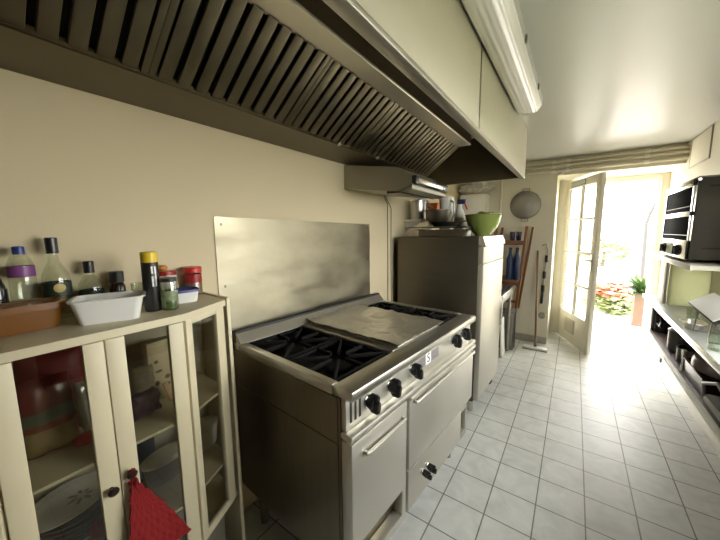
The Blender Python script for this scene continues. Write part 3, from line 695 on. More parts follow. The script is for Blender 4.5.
for p in ((-.250, 1.03), (-.262, .84), (-.268, .68)): G().tube([(p[0], 4.09, p[1] - .04), (p[0], 4.085, p[1] + .04)], .018, 12).build('grip', m_black, t, True)
G().tube([(-.268, 4.09, .66), (-.272, 4.085, .50)], [.012, .017], 12).build('ferrule', m_black, t, True)
t = thing('wall_socket', 'small grey round socket low on the far wall behind the mop', 'socket', (-.29, YF, .33))
G().lathe([(0, .018), (.03, .018), (.038, .012), (.04, 0)], (0, 0, 0), 24, T(-.262, YF, .345) @ RX(PI / 2)).build('plate', m_skirt, t, True)

# stainless side table beyond the appliance with boards under it
t = thing('steel_side_table', 'small stainless steel side table beyond the tall appliance', 'table', (-.78, 3.3, 0))
G().box((-1.05, 2.97, .735), (-.505, 3.68, .765), .004).build('table_top', m_bright, t, True)
G().box((-1.05, 2.985, .66), (-.52, 3.665, .735), .002).build('apron', m_alu, t, True)
for x in (-1.02, -.55):
    for y in (3.0, 3.65): G().cyl((x, y, 0), (x, y, .66), .016, n=12).build('leg', m_alu, t, True)
t = tag(G().box((-.018, -.0, 0), (.0, .16, .42), .006, T(-.555, 3.40, .0) @ RX(-.0) @ RY(-.06)).build('cutting_board', m_wplas), 'white plastic cutting board leaning upright under the steel table', 'board')
for i, (y, h, m, lab) in enumerate([(3.70, .44, m_dsteel, 'dark steel tray stood on edge beyond the white board'), (3.76, .47, m_alu, 'bare aluminium tray stood on edge beside the dark steel tray'), (3.82, .40, m_brown, 'brown tray stood on edge nearest the far wall')]):
    t = thing('upright_tray', lab, 'tray', (-.66, y, 0), 0, 'trays stood on edge')
    g = G().box((-.16, 0, 0), (.16, .004, h), .001)
    for a, b in (((-.16, -.0, 0), (-.155, .02, h)), ((.155, 0, 0), (.16, .02, h)), ((-.16, 0, h - .005), (.16, .02, h)), ((-.16, 0, 0), (.16, .02, .005))): g.box(a, b)
    g.build('tray_pan', m, t)

# ------------------------------------------------------------------ right wall: counter, shelf, oven
t = thing('wall_counter', 'pale grey worktop running along the right wall to the door', 'worktop', (.66, 2.2, .8))
G().box((.522, .3, .775), (XR - .001, 3.56, .80), .004).build('worktop', m_counter, t, True)
G().box((.518, .3, .768), (.526, 3.56, .802), .003).build('front_edge', m_bright, t, True)
for y in (.5, 1.9, 3.50): G().prism([(XR - .001, .775), (.60, .775), (XR - .001, .62)], 0, .02, T(0, y + .02, 0) @ RX(PI / 2)).build('bracket', m_alu, t, True)
t = thing('pot_shelf', 'dark brown shelf with a pale front edge under the grey worktop', 'shelf', (.69, 2.2, .45))
G().box((.585, .3, .435), (XR - .001, 3.80, .47), .002).build('board', m_brown, t, True)
G().box((.575, .3, .43), (.586, 3.80, .474), .003).build('front_edge', m_white, t, True)
for y in (.5, 1.9, 3.45): G().prism([(XR - .001, .435), (.62, .435), (XR - .001, .30)], 0, .02, T(0, y + .02, 0) @ RX(PI / 2)).build('bracket', m_white, t, True)
tag(G().box((XR - .008, .3, .476), (XR - .001, 3.80, .61)).build('wall_board', m_brown), 'dark brown board on the wall behind the pots on the low shelf', 'board')
def pot(name, lab, x, y, r, h, mt, lid=True, big=False, grp='pots on the low shelf', z=.4745, side=True):
    t = thing(name, lab, 'pot', (x, y, z), 0, grp)
    G().lathe([(0, 0), (r - .008, 0), (r, .008), (r, h), (r + .004, h), (r + .004, h + .004), (r - .004, h + .004), (r - .004, .01), (0, .008)], n=36).build('pot_body', mt, t)
    if lid:
        l = G().lathe([(r + .003, h + .005), (r * .9, h + .014), (r * .4, h + .026), (0, h + .028)], n=36).build('lid', mt, t)
        G().lathe([(0, 0), (.008, 0), (.008, .012), (.015, .02), (.012, .028), (0, .03)], (0, 0, h + .026), 18).build('knob', m_blackm, l)
    if big:
        for s in (-1, 1): G().tube([(-.06, s * (r - .004), h * .88), (-.062, s * (r + .05), h * .98), (-.06, s * (r + .10), h * .85), (-.055, s * (r + .105), h * .60), (-.055, s * (r + .07), h * .40), (-.055, s * (r - .004), h * .40)], .011, 10).build('handle', mt, t)
    elif side:
        for s in (-1, 1): G().tube([(-.035, s * (r - .002), h * .8), (-.03, s * (r + .035), h * .82), (.03, s * (r + .035), h * .82), (.035, s * (r - .002), h * .8)], .006, 8).build('handle', mt, t)
    return t
pot('stock_pot', 'tall black stock pot at the door end of the low shelf', .685, 3.60, .095, .20, m_pot, big=True)
pot('stock_pot', 'dark grey lidded pot second from door end of the low shelf', .695, 3.06, .088, .15, mat('dark_pot_enamel', (.06, .055, .05), .35))
pot('saucepan', 'worn dark saucepan in the middle of the low shelf', .69, 2.80, .085, .10, mat('worn_dark_pan', (.10, .09, .08), .4, .6), False)
t = thing('roasting_tin', 'large dark maroon roasting tin on the low shelf', 'roasting tin', (.69, 2.46, .4745))
tray(G(), .17, .32, .10, .01).build('tin', mat('maroon_enamel', (.07, .02, .017), .3, coat=.3), t)
G().lathe([(0, .06), (.08, .055), (.088, .03), (.09, 0)], (0, 0, .10), 32, None, 1, 1.75).build('lid', mat('maroon_lid_enamel', (.08, .022, .018), .3, coat=.3), t)
t = thing('hand_mixer', 'slim chrome hand mixer standing up at the front of the low shelf', 'hand mixer', (.605, 2.64, .4745))
G().lathe([(0, 0), (.014, 0), (.012, .02), (.007, .06), (.010, .09), (.013, .13), (.008, .14), (0, .14)], n=18).build('shaft', m_bright, t)
t = thing('meat_slicer', 'grey small kitchen machine with chrome guard near the camera end of low shelf', 'appliance', (.68, 2.06, .4745))
G().box((-.09, -.17, 0), (.10, .16, .05), .02).build('base', m_grey, t)
G().box((-.02, -.12, .05), (.09, .12, .19), .03).build('housing', m_blackm, t)
G().tube([(-.085, .16, .03), (-.10, .12, .11), (-.08, .02, .155), (-.06, -.05, .10), (-.09, -.12, .05)], .009, 10).build('guard', m_alu, t)
G().lathe([(0, .012), (.06, .01), (.065, 0)], n=30, m=T(-.02, .03, .115) @ RY(-PI / 2)).build('blade', m_bright, t)
t = thing('cable_outlet', 'small black outlet on the skirting near the door frame', 'outlet', (XR - .012, 4.12, .05))
G().box((XR - .026, 4.08, .03), (XR - .012, 4.16, .075), .004).build('outlet_box', m_black, t, True)

# tilted display / tray on the worktop
t = thing('document_holder', 'slanted white document holder with dark rim on the grey worktop', 'holder', (.60, 2.26, .80))
hm = T(.603, 2.26, .962) @ RZ(.05) @ RX(.10) @ RY(-.62)
G().box((-.058, -.17, -.008), (.058, .17, .006), .004, hm).build('backing', m_blackm, t, True)
G().box((-.055, -.158, .006), (.055, .158, .012), .002, hm).build('white_sheet', m_paper, t, True)
for y in (2.15, 2.37): G().tube([(.575, y, .925 + (y - 2.26) * .1), (.565, y, .806), (.66, y, .806), (.640, y, .968 + (y - 2.26) * .1)], .005, 8).build('wire_leg', m_bright, t, True)
for i, (x, y, lab) in enumerate([(.61, 2.60, 'upturned clear drinking glass beyond the document holder'), (.57, 2.05, 'clear drinking glass nearer the camera than the document holder')]):
    t = thing('drinking_glass', lab, 'glass', (x, y, .8005))
    G().lathe([(0, .004), (.026, .004), (.03, .09), (.032, .09), (.028, 0), (0, 0)], n=28).build('glass_body', m_bottle, t)
t = thing('foil_dish', 'small crumpled foil dish on the worktop by the document holder', 'dish', (.585, 2.47, .8005))
G().lathe([(0, 0), (.035, 0), (.045, .03), (.055, .032), (.054, .034), (.043, .033), (.033, .004), (0, .004)], n=26, sy=1.5).build('dish', m_foil, t)

# board beneath the oven shelf
tag(G().box((.588, 3.12, .8005), (XR - .001, 3.132, 1.128), .002).build('divider_board', m_limetrans), 'pale lime upright board at the end of the worktop under the oven shelf', 'board')
t = tag(G().box((.570, 3.134, .8005), (.588, 3.29, 1.128), .002).build('shelf_upright', m_panel), 'grey cream upright supporting the oven shelf beside the door frame', 'shelf support')
t = thing('oven_shelf', 'thick white wall shelf carrying the small oven', 'shelf', (.66, 2.9, 1.13))
G().box((.545, 2.45, 1.129), (XR - .001, 3.50, 1.155), .003).build('board', m_white, t, True)
G().box((.54, 2.45, 1.126), (.547, 3.50, 1.158), .002).build('front_edge', m_wplas, t, True)
ov = thing('grill_oven', 'small two-deck grill oven with dark casing and two black knobs on white shelf', 'oven', (.67, 2.9, 1.158))
oy0, oy1, oz0, oz1, ox = 2.615, 3.30, 1.175, 1.655, .553
G().box((ox + .012, oy0, oz0), (XR - .004, oy1, oz1), .006).build('casing', m_ovenside, ov, True)
g = G(); w = .028
g.box((ox, oy0, oz0), (ox + .013, oy0 + w, oz1), .002).box((ox, oy1 - w, oz0), (ox + .013, oy1, oz1), .002).box((ox, oy0, oz1 - .045), (ox + .013, oy1, oz1), .002).box((ox, oy0, 1.435), (ox + .013, oy1, 1.465), .002).box((ox, oy0, oz0), (ox + .013, oy1, 1.29), .002)
g.build('front_frame', m_bright, ov, True)
for a, b in ((1.29, 1.435), (1.465, oz1 - .045)):
    d = G().box((ox + .004, oy0 + w, a), (ox + .013, oy1 - w, b), .002).build('deck_opening', m_ovenglass, ov, True)
    for k in range(3): G().tube([(ox + .002, oy0 + w, a + .03 + .035 * k), (ox + .002, oy1 - w, a + .03 + .035 * k)], .0025, 6).build('rack_bar', m_dsteel, d, True) if k == 0 else None
G().box((ox - .012, oy0 + .04, oz1 - .028), (ox + .002, oy1 - .04, oz1 - .008), .004).build('top_handle', m_cream, ov, True)
G().box((ox - .003, oy0 + .33, oz0 + .01), (ox, oy1 - .02, 1.265), .001).build('control_plate', m_limepanel, ov, True)
for y in (oy0 + .17, oy1 - .17):
    k = G().lathe([(0, 0), (.034, 0), (.034, .008), (.028, .02), (.024, .022), (0, .022)], n=24, m=T(ox - .003, y, 1.225) @ RY(-PI / 2)).build('knob', m_black, ov, True)
    G().box((ox - .032, y - .006, 1.197), (ox - .022, y + .006, 1.253), .003).build('grip', m_black, k, True)
for y in (oy0 + .05, oy1 - .05):
    for x in (ox + .04, XR - .04): G().cyl((x, y, 1.1585), (x, y, oz0 + .002), .014, n=12).build('foot', m_blackm, ov, True)
for z in (1.24, 1.60): G().box((ox + .06, oy0 - .002, z), (XR - .05, oy0 + .001, z + .008)).build('vent_slot', m_dark, ov, True)
G().box((ox + .02, oy0 + .03, oz1), (XR - .01, oy1 - .03, oz1 + .012), .003).build('top_cover', m_dsteel, ov, True)
G().cyl((ox + .018, oy0 - .004, oz1 - .01), (ox + .018, oy0 + .01, oz1 - .01), .009, n=12).build('corner_screw', m_bright, ov, True)

# ------------------------------------------------------------------ display cabinet
cab = thing('display_cabinet', 'ivory glass-fronted display cabinet with angled ends against the left wall', 'cabinet', (-1.1, .22, 0))
CT, CB, cf = 1.125, .345, -.94
A0, A1 = .025, .413                         # front between the angled ends
L1, L2, R1, R2 = (-1.013, -.140), (-1.038, -.178), (-1.013, .577), (-1.038, .615)
poly = [(cf, A0), (cf, A1), R1, (-1.03, .605), (-1.248, .612), (-1.248, -.175), (-1.03, -.168), L1]
def inset(p, d):
    c = Vector((-1.12, .22)); return [(c.x + (x - c.x) * (1 + d), c.y + (y - c.y) * (1 + d)) for x, y in p]
g = G().prism([(cf + .003, A0), (cf + .003, A1), (-1.014, .590), (-1.2485, .605), (-1.2485, -.168), (-1.014, -.153)], 1.104, CT)
g.build('top_board', m_cab, cab, True)
inner = [(x if x < -1.2 else x - .006, y) for x, y in inset(poly, -.015)]
inner = [(max(x, -1.248), y) for x, y in inner]
G().prism(inner, CB - .02, CB).build('floor_board', m_cab, cab, True)
for z in (.785, .505):
    g = G().prism([(max(x, -1.240), y) for x, y in inset(poly, -.07)], z, z + .008); g.build('shelf', m_cab if z > .6 else m_cab, cab, True)
G().box((-1.248, -.17, CB), (-1.243, .60, 1.104)).build('back_panel', mat('greyish_back_panel', (.46, .43, .34), .6), cab, True)
for p, q in ((R2, (-1.248, .622)), (L2, (-1.248, -.185))):
    G().bar((p[0], p[1], .5625), (q[0], q[1], .5625), .013, 1.125, .001).build('side_panel', m_cab, cab, True)
G().prism([(max(x, -1.24), y) for x, y in inset(poly, -.16)], 0, CB - .02).build('plinth', mat('dark_plinth', (.17, .15, .11), .6), cab, True)
def vpost(g, p, w, d, dirv, z0, z1, bev=.002):
    dirv = Vector((dirv[0], dirv[1], 0)).normalized(); nrm = Vector((dirv.y, -dirv.x, 0))
    m = Matrix((dirv, nrm, Vector((0, 0, 1)))).transposed().to_4x4(); m.translation = (p[0], p[1], 0)
    return g.box((0, -d / 2, z0), (w, d / 2, z1), bev, m)
for P0, P1 in (((cf, A1), R1), ((cf, A0), L1)):
    d = Vector((P1[0] - P0[0], P1[1] - P0[1])); LN = d.length; d.normalize()
    g = G(); off = Vector((P0[0] - .008, P0[1]))
    vpost(g, off, .026, .018, d, CB, 1.104); vpost(g, off + d * (LN - .040), .040, .018, d, CB, 1.104)
    vpost(g, off + d * .026, LN - .066, .018, d, CB, CB + .022); vpost(g, off + d * .026, LN - .066, .018, d, 1.086, 1.104)
    fr_ = g.build('angled_frame', m_cab, cab, True)
    vpost(G(), off + d * .026, LN - .066, .003, d, CB + .022, 1.086, 0).build('pane', m_cabglass, fr_, True)
for (y0, y1), kz, ky in (((A0 + .004, .2215), .708, .2015), ((.2235, A1 - .003), .728, .2435)):
    sw = .041; g = G(); x0, x1 = cf - .017, cf
    z0, z1 = CB, 1.101
    g.box((x0, y0, z0), (x1, y0 + sw, z1), .0025).box((x0, y1 - sw, z0), (x1, y1, z1), .0025).box((x0, y0 + sw, z0), (x1, y1 - sw, z0 + .045), .0025)
    dr = g.build('door', m_cab, cab, True)
    G().box((x0 + .006, y0 + sw, z0 + .045), (x0 + .009, y1 - sw, z1)).build('pane', m_cabglass, dr, True)
    G().lathe([(0, .0), (.005, 0), (.005, .008), (.011, .014), (.012, .019), (.007, .024), (0, .025)], n=20, m=T(cf, ky, kz) @ RY(PI / 2)).build('knob', mat('dark_bronze_knob', (.035, .02, .014), .35, .4), dr, True)
# red quilted pot holder hanging on the right knob
t = thing('pot_holder', 'red quilted pot holder hanging from the cabinet door knob', 'pot holder', (cf + .02, .2435, .72))
def mitt(u, v):
    # diamond hanging by a corner: u across, v down
    corners = [(.2435, .706), (.226, .672), (.223, .50), (.362, .440)]
    y = (1 - v) * ((1 - u) * .2385 + u * .2475) + v * ((1 - u) * .214 + u * .372)
    z = (1 - v) * .708 + v * ((1 - u) * .47 + u * .445)
    y += .010 * math.sin(v * PI) * (u - .4)
    q = .0022 * abs(math.sin(u * 22 + v * 16)) + .0022 * abs(math.sin(u * 22 - v * 16))
    return (cf + .010 + .012 * math.sin(v * 2.2) + q + .006 * math.sin(u * 4 + 1) * v, y, z)
G().grid(mitt, 44, 44, .006).build('quilted_cloth', m_mitt, t, True, 60)
G().tube([(cf + .020, .240, .742), (cf + .021, .2435, .745), (cf + .020, .248, .742), (cf + .018, .2455, .712), (cf + .016, .2425, .706), (cf + .018, .2405, .715)], .0028, 8, closed=True).build('hanging_loop', m_mitt, t, True)

# --- on the cabinet top
Z0 = CT
t = thing('earthenware_dish', 'brown glazed oblong earthenware dish at the left end of cabinet top', 'dish', (-1.125, .058, Z0))
def oblong(g, w, l, h, th, flare, mt=None, r=.02, rim=.0, z=0, n=6):
    """hollow tapering oblong tub centred at 0: w along x, l along y"""
    def ring(ww, ll, zz, rr):
        out = []
        for cx, cy, a0 in ((1, 1, 0), (-1, 1, PI / 2), (-1, -1, PI), (1, -1, 1.5 * PI)):
            for k in range(n + 1):
                a = a0 + PI / 2 * k / n; out.append((cx * (ww / 2 - rr) + rr * math.cos(a), cy * (ll / 2 - rr) + rr * math.sin(a), zz))
        return out
    rings = [ring(w * (1 - flare), l * (1 - flare), z, r), ring(w, l, z + h, r)]
    if rim: rings += [ring(w + rim * 2, l + rim * 2, z + h, r + rim), ring(w + rim * 2, l + rim * 2, z + h + .004, r + rim)]
    rings += [ring(w - th * 2, l - th * 2, z + h + (.004 if rim else 0), max(r - th, .004)), ring(w * (1 - flare) - th * 2, l * (1 - flare) - th * 2, z + th, max(r - th, .004))]
    t = bmesh.new(); V = [[t.verts.new(p) for p in R_] for R_ in rings]; N = len(V[0])
    for A, B in zip(V, V[1:]):
        for k in range(N): t.faces.new((A[k], A[(k + 1) % N], B[(k + 1) % N], B[k]))
    t.faces.new(V[0][::-1]); t.faces.new(V[-1])
    return g._add(t)
oblong(G(), .090, .26, .054, .008, .10, r=.025).build('dish_body', m_terra, t)
g = oblong(G(), .100, .272, .016, .012, .0, r=.028, z=.052); g.build('rim', m_terra, t)
t = thing('plastic_tub', 'white translucent plastic ice cream tub in the middle of cabinet top', 'tub', (-1.062, .2755, Z0), math.radians(-21))
oblong(G(), .110, .155, .062, .0015, .16, r=.018, rim=.006).build('tub_wall', m_tub, t)
# bottles: profile lists in metres
def bottle(name, lab, x, y, prof, cap, capm, glassm=m_bottle, extra=None, cat='bottle', liquid=None):
    t = thing(name, lab, cat, (x, y, Z0), 0, 'bottles along the back of the cabinet top')
    G().lathe(prof, n=32).build('bottle_body', glassm, t)
    r, z0, z1 = cap
    G().lathe([(r, z0), (r, z1 - .002), (r - .002, z1), (0, z1)], n=24).build('cap', capm, t)
    if extra:
        for nm, pr, mt in extra: G().lathe(pr, n=32).build(nm, mt, t)
    return t
bx_ = -1.205
bottle('water_bottle', 'clear plastic water bottle with purple label and navy cap', bx_, .132, [(0, .003), (.02, 0), (.026, .008), (.024, .02), (.026, .03), (.024, .05), (.026, .06), (.026, .155), (.024, .165), (.018, .182), (.010, .19), (.010, .205)], (.0118, .188, .209), m_bluecap, extra=[('label', [(.0265, .128), (.0265, .157)], m_pur)])
bt = bottle('spirit_bottle', 'large clear spirits bottle with black cap and dark oval label', bx_, .196, [(0, .004), (.026, 0), (.031, .006), (.031, .11), (.028, .128), (.019, .148), (.012, .165), (.010, .19)], (.0135, .186, .231), m_black, extra=[('label', [(.0315, .065), (.0318, .085), (.0315, .105)], m_label_d)])
G().lathe([(0, .002), (.011, .0015), (.013, 0)], n=20, m=T(.0318, 0, .09) @ RY(PI / 2)).build('emblem', m_gold, bt)
bottle('oil_bottle', 'short clear glass bottle with square black cap behind the tub', bx_, .270, [(0, .003), (.022, 0), (.027, .006), (.030, .06), (.028, .09), (.018, .108), (.0105, .118), (.0105, .128)], (.013, .122, .158), m_black, extra=[('label', [(.0303, .045), (.0305, .07)], m_label_d)])
bottle('sauce_bottle', 'dark sauce bottle with broad black cap behind the tub', bx_, .335, [(0, .003), (.019, 0), (.022, .006), (.022, .07), (.016, .085)], (.020, .084, .119), m_black, mat('brown_sauce', (.03, .012, .006), .2, coat=.5), cat='bottle')
bottle('dark_bottle', 'dark bottle cut off by the left picture edge behind the dish', bx_, .0815, [(0, .003), (.018, 0), (.022, .006), (.022, .10), (.014, .125), (.010, .135)], (.012, .130, .148), m_black, mat('near_black_glass', (.015, .014, .014), .1, coat=.5))
t = thing('shot_glass', 'tiny clear glass between the tub and the yellow capped can', 'glass', (-1.15, .372, Z0))
G().lathe([(0, .006), (.012, .006), (.016, .082), (.0175, .082), (.0145, 0), (0, 0)], n=24).build('glass_body', m_bottle, t)
t = thing('spray_can', 'tall black spray can with yellow cap on the cabinet top', 'spray can', (-1.065, .382, Z0), 0)
G().lathe([(0, 0), (.021, 0), (.0225, .003), (.0225, .150), (.020, .156)], n=32).build('can_body', m_blackcan, t)
G().lathe([(.0225, .152), (.0225, .181), (.020, .184), (0, .184)], n=32).build('cap', m_yellow, t)
lb = G()
for z0, z1, a0, a1 in ((.118, .140, -.25, .35), (.078, .110, -.25, .35), (.110, .118, .2, .35)):
    for k in range(6):
        b0, b1 = a0 + (a1 - a0) * k / 6, a0 + (a1 - a0) * (k + 1) / 6
        if z1 - z0 > .02 and 1 < k < 4: continue
        q = [(.0229 * math.cos(b), .0229 * math.sin(b)) for b in (b0, b1)]
        lb.prism([q[0], q[1], (q[1][0] * .98, q[1][1] * .98), (q[0][0] * .98, q[0][1] * .98)], z0, z1)
lb.build('white_marks', m_paper, t)
t = thing('herb_jar', 'clear jar of green herbs with black lid at the cabinet top front corner', 'jar', (-1.035, .418, Z0))
G().lathe([(0, .002), (.020, 0), (.0235, .004), (.0235, .088), (.021, .094)], n=30).build('jar_body', m_jar, t)
G().lathe([(0, .003), (.0175, .003), (.0195, .01), (.0195, .038), (.012, .046), (0, .04)], n=24).build('herbs', m_herb, t)
G().lathe([(.024, .090), (.024, .100), (.022, .102), (0, .102)], n=28).build('lid', m_black, t)
G().lathe([(.0237, .030), (.0237, .062)], n=30).build('label', mat('green_leaf_label', (.20, .25, .13), .5, var=.7, vs=110), t)
t = thing('lidded_tub', 'small clear food tub with navy lid at right end of cabinet top', 'food box', (-1.115, .497, Z0), math.radians(-12))
oblong(G(), .075, .085, .036, .0012, .12, r=.02).build('tub_wall', m_tub, t)
oblong(G(), .082, .092, .008, .003, -.02, r=.023, z=.0365).build('lid', m_bluecap, t)
t = thing('spice_tin', 'pale round tin with red lid against wall on the cabinet top', 'tin', (-1.205, .478, Z0), 0, 'lidded tins against the wall')
G().lathe([(0, 0), (.034, 0), (.035, .003), (.035, .095), (.033, .097)], n=30).build('tin_body', mat('pale_tin_print', (.55, .52, .45), .35, var=.3, vs=40), t)
G().lathe([(.0365, .090), (.0365, .103), (.034, .105), (0, .105)], n=30).build('lid', m_dred, t)
t = thing('small_fruit', 'small orange fruit lying on the pale tin lid', 'fruit', (-1.20, .468, Z0 + .106))
G().lathe([(0, 0), (.012, .002), (.018, .009), (.016, .017), (.008, .021), (0, .0215)], n=20).build('fruit', mat('orange_peel', (.62, .26, .04), .5, bump=.2, bs=200), t)
t = thing('coffee_jar', 'clear jar of brown contents with bright red lid nearest the steel sheet', 'jar', (-1.212, .578, Z0))
G().lathe([(0, .002), (.028, 0), (.0315, .004), (.0315, .092), (.028, .098)], n=30).build('jar_body', m_bottle, t)
G().lathe([(0, .004), (.0295, .004), (.0295, .05), (0, .052)], n=26).build('contents', mat('brown_granules', (.26, .13, .06), .8, var=.4, vs=120), t)
G().lathe([(.033, .088), (.033, .106), (.031, .109), (0, .109)], n=30).build('lid', m_red, t)
G().lathe([(.0318, .05), (.0318, .082)], n=30).build('label', m_dred, t)

# --- inside the cabinet, upper shelf at .793
Z1 = .794
def packet(name, lab, x, y, z, w, h, d, m, rz=0, lean=-.15, seed=0, cat='packet', amp=.006):
    t = thing(name, lab, cat, (x, y, z), rz)
    mm = RY(lean) @ T(0, 0, h / 2)
    G().pillow(w, h, d, 14, amp, seed, T(0, 0, 0)).build('film', m, t, ang=60).data.transform(Matrix())
    t.rotation_euler = (0, lean, rz); t.location = (x + math.sin(lean) * h / 2, y, z + h / 2)
    return t
packet('snack_packet', 'large red packet with green band behind the left glass door', -1.095, .128, Z1, .115, .20, .05, m_redbag, .15, -.10, 1)
packet('snack_packet', 'plain red packet standing behind the green banded one', -1.17, .16, Z1, .15, .245, .05, m_redbag2, 0, -.06, 5)
packet('foil_packet', 'small silver patterned packet beside the left door stile', -1.07, .205, Z1 + .03, .05, .14, .03, m_silverbag, .3, -.1, 9)
t = thing('white_cup', 'white porcelain cup on the upper shelf at far left', 'cup', (-1.16, .062, Z1 + .03))
G().lathe([(0, 0), (.02, 0), (.03, .025), (.033, .065), (.031, .065), (.027, .025), (.018, .005), (0, .004)], n=28).build('cup_body', m_china, t)
G().tube([(.03, 0, .05), (.05, 0, .045), (.048, 0, .02), (.028, 0, .015)], .004, 8).build('handle', m_china, t)
t = thing('saucer', 'dark saucer under the white cup on the upper shelf', 'saucer', (-1.16, .062, Z1))
G().lathe([(0, 0), (.03, 0), (.048, .02), (.05, .026), (.046, .026), (.028, .006), (0, .006)], n=28).build('saucer', m_bluebox, t)
t = thing('red_disc', 'small round red plastic disc lying at the front of the upper shelf', 'dish', (-1.08, .195, Z1))  # round red disc, flat on top like a lid
G().lathe([(0, .012), (.026, .012), (.031, .009), (.032, 0), (.03, 0)], n=30).build('disc', m_red, t)
t = thing('dairy_carton', 'tall beige carton with cow print behind the right glass door', 'carton', (-1.16, .415, Z1), .1)
G().box((-.02, -.042, 0), (.02, .042, .205), .002).build('carton', mat('beige_card', (.50, .42, .27), .6), t)
g = G()
for y, z, a, b in ((-.012, .10, .012, .005), (.014, .072, .009, .008), (.010, .045, .011, .008), (-.018, .135, .007, .006), (-.02, .06, .007, .009)): g.lathe([(0, .0006), (1, 0)], n=16, m=T(.0205, y, z) @ RY(PI / 2) @ Matrix.Diagonal((b, a, 1, 1)))
g.build('cow_print', mat('brown_black_print', (.10, .07, .045), .6), t)
packet('patterned_bag', 'small cream patterned bag left of the beige carton', -1.10, .348, Z1 + .05, .06, .10, .035, m_catbag, .1, -.05, 12)
packet('purple_packet', 'crumpled dark purple packet at the front of upper shelf', -1.07, .335, Z1, .085, .075, .05, m_purbag, .2, -.2, 15, amp=.012)
t = thing('biscuit', 'orange tan wafer leaning in front of the beige carton', 'biscuit', (-1.105, .425, Z1))
G().box((-.004, -.008, 0), (.004, .008, .07), .002, RX(.25)).build('wafer', m_woodl, t)
# lower shelf at .513
Z2 = .514
t = thing('oval_platter', 'large oval white platter with grey leaf print on the lower shelf', 'platter', (-1.145, .152, Z2 + .07), .42)
G().lathe([(0, .0), (.05, .0), (.075, .008), (.105, .018), (.106, .021), (.10, .0205), (.074, .0105), (.05, .004), (0, .004)], n=48, sx=.78, sy=1.0).build('platter_body', m_china, t)
g = G()
for k in range(7):
    a_ = k / 7 * 2 * PI; g.lathe([(0, .0006), (1, 0)], n=12, m=T(.022 * math.cos(a_), .030 + .022 * math.sin(a_), .0045) @ RZ(a_) @ Matrix.Diagonal((.014, .005, 1, 1)))
g.build('leaf_print', m_print, t)
g = G()
for k in range(30):
    a_ = k / 30 * 2 * PI; g.lathe([(0, .0006), (1, 0)], n=8, m=T(.069 * math.cos(a_), .09 * math.sin(a_), .0155) @ RZ(a_) @ Matrix.Diagonal((.003, .006, 1, 1)))
g.build('rim_print', m_print, t)
t = thing('plate_stack', 'dark stack of plates carrying the oval platter', 'plates', (-1.145, .152, Z2))
g = G()
for k in range(5): g.lathe([(0, k * .014), (.05, k * .014), (.085, k * .014 + .010), (.085, k * .014 + .014), (.05, k * .014 + .005), (0, k * .014 + .005)], n=36)
g.build('plates', mat('brown_stoneware', (.10, .07, .05), .35, coat=.3), t)
for i, (x, y, z, sx, sy, lab) in enumerate([(-1.125, .395, Z2 + .0, .045, .078, 'cream oval serving dish with flat lid behind the right glass door'), (-1.165, .545, Z2, .045, .066, 'cream oval serving dish seen through the angled end glass')]):
    t = thing('oval_dish', lab, 'dish', (x, y, z), .12, 'cream oval dishes on the lower shelf')
    h = .075 if i == 0 else .085
    G().lathe([(0, 0), (.7, 0), (.8, .008), (.93, h - .01), (.93, h)], n=44, sx=sx, sy=sy).build('dish_body', mat('brown_dish_base', (.16, .12, .08), .4) if i == 0 else m_china, t)
    G().lathe([(.9, h - .006), (1, h), (1.0, h + .008), (.9, h + .012), (0, h + .014)], n=44, sx=sx, sy=sy).build('lid', m_cream, t)
t = thing('card_carton', 'navy cardboard box with pale top behind the right cabinet door', 'box', (-1.19, .335, Z2), .05)
G().box((-.025, -.045, 0), (.025, .045, .175), .002).build('carton', m_bluebox, t)
G().box((-.024, -.044, .175), (.024, .044, .181), .001).build('top_flap', m_china, t)
t = thing('red_cloth', 'dark red cloth folded on the lower shelf behind left door', 'cloth', (-1.02, .20, Z2))
g = G().pillow(.08, .06, .05, 12, .008, 3, T(0, 0, .03)); g.build('cloth', m_mitt, t)

# ------------------------------------------------------------------ outside
struct(G().box((-14, YO, -.12), (16, 26, -.01)).build('terrace_ground', m_terrace))
tag(G().box((-12, 16, -.01), (14, 16.3, 1.5)).build('garden_wall', m_outwall), 'low white garden wall at the far end of the terrace', 'wall')
struct(G().box((XR + .15, -14, -.12), (16, YO, -.01)).build('light_cutting_ground', mat('dim_unseen_ground', (.16, .16, .10), .9, var=.3, vs=3)))  # unseen dark ground added to cut light rising through the added window
def leaves(g, n, c, rad, size, flat=1.0, seed=1, drop=0):
    rnd = random.Random(seed); t = bmesh.new()
    for _ in range(n):
        while True:
            p = Vector((rnd.uniform(-1, 1), rnd.uniform(-1, 1), rnd.uniform(-1, 1)))
            if p.length < 1: break
        p = Vector((p.x * rad[0], p.y * rad[1], p.z * rad[2])) + Vector(c)
        m = Matrix.Rotation(rnd.uniform(0, 6.28), 4, 'Z') @ Matrix.Rotation(rnd.uniform(-1, 1), 4, 'X'); s = size * rnd.uniform(.6, 1.3)
        q = [m @ Vector(v) for v in ((-s * .5, 0, 0), (0, -s * .25, .02 * s), (s * .5, 0, 0), (0, s * .25, .02 * s))]
        t.faces.new([t.verts.new(p + v) for v in q])
    return g._add(t)
t = thing('flower_bed', 'bed of orange red flowers and yellow green foliage beyond the door', 'flowers', (.6, 7.0, -.01))
leaves(G(), 900, (.60, 6.9, .10), (.42, .9, .16), .12, seed=3).build('foliage', m_leaf, t, True)
leaves(G(), 420, (.58, 7.0, .27), (.30, .6, .11), .15, seed=4).build('blooms', m_petal, t, True)
t = thing('potted_fern', 'green fern growing in a square terracotta planter by the doorway', 'plant', (.82, 5.72, -.01))
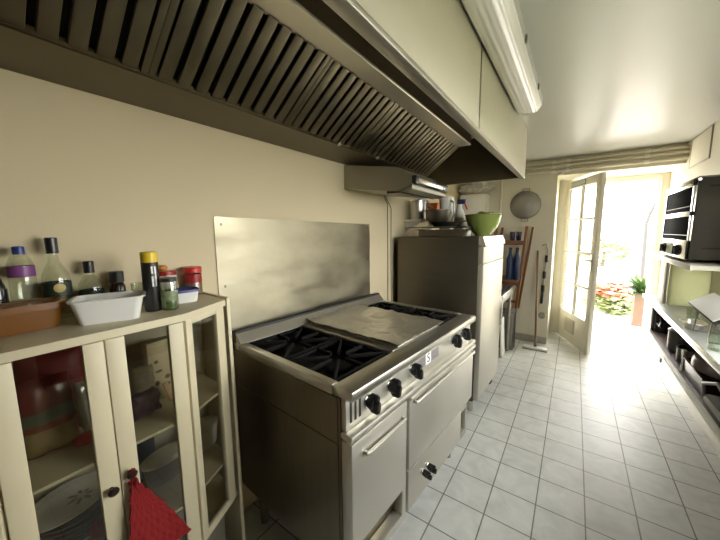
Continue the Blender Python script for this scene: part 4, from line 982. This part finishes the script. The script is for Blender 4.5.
g = G(); g.prism([(-.075, -.075), (.075, -.075), (.075, .075), (-.075, .075)], .03, .44)
g.box((-.082, -.082, 0), (.082, .082, .035), .004).box((-.085, -.085, .43), (.085, .085, .47), .004)
for k in range(5): g.box((-.078, -.078, .08 + k * .07), (.078, .078, .09 + k * .07), .002)
g.build('planter', m_planter, t)
g = G(); rnd = random.Random(5)
for k in range(90):
    a_ = rnd.uniform(0, 2 * PI); L_ = rnd.uniform(.22, .40); e = rnd.uniform(.25, 1.4)
    pts = [Vector((math.cos(a_) * L_ * s * math.cos(e * (1 - s * .5)), math.sin(a_) * L_ * s * math.cos(e * (1 - s * .5)), .46 + L_ * math.sin(e) * s * 1.15 - .10 * s * s)) for s in (0, .25, .5, .75, 1)]
    tm = bmesh.new(); sd = Vector((-math.sin(a_), math.cos(a_), 0))
    for p, q, w0, w1 in zip(pts, pts[1:], (.006, .018, .022, .016), (.018, .022, .016, .002)):
        tm.faces.new([tm.verts.new(v) for v in (p - sd * w0, p + sd * w0, q + sd * w1, q - sd * w1)])
    g._add(tm)
g.build('fronds', m_fern, t)
t = thing('garden_pole', 'thin grey leaning pole with a bent tip outside the door', 'pole', (1.21, 8.6, -.01))
G().tube([(1.21, 8.6, -.01), (1.21, 8.6, .60), (1.19, 8.6, 1.45), (1.23, 8.6, 1.66), (1.34, 8.6, 2.03), (1.43, 8.6, 2.35)], [.04, .036, .034, .032, .028, .024], 12).build('pole', m_bark, t, True)
for i, (x, y, r, h, lab) in enumerate([(-1.4, 14.2, 1.1, 1.5, 'pale leafy shrub in front of the garden wall, left'), (.9, 14.5, 1.0, 1.1, 'pale leafy shrub in front of the garden wall, centre'), (3.2, 14.4, 1.2, 1.8, 'pale leafy shrub in front of the garden wall, right')]):
    t = thing('garden_shrub', lab, 'shrub', (x, y, -.01), 0, 'shrubs by the garden wall')
    leaves(G(), 1100, (0, 0, h * .55), (r, r * .7, h * .5), .16, seed=20 + i).build('foliage', m_ltree, t)
    G().tube([(0, 0, 0), (.05, 0, h * .5)], [.06, .03], 8).build('stem', m_trunk, t)
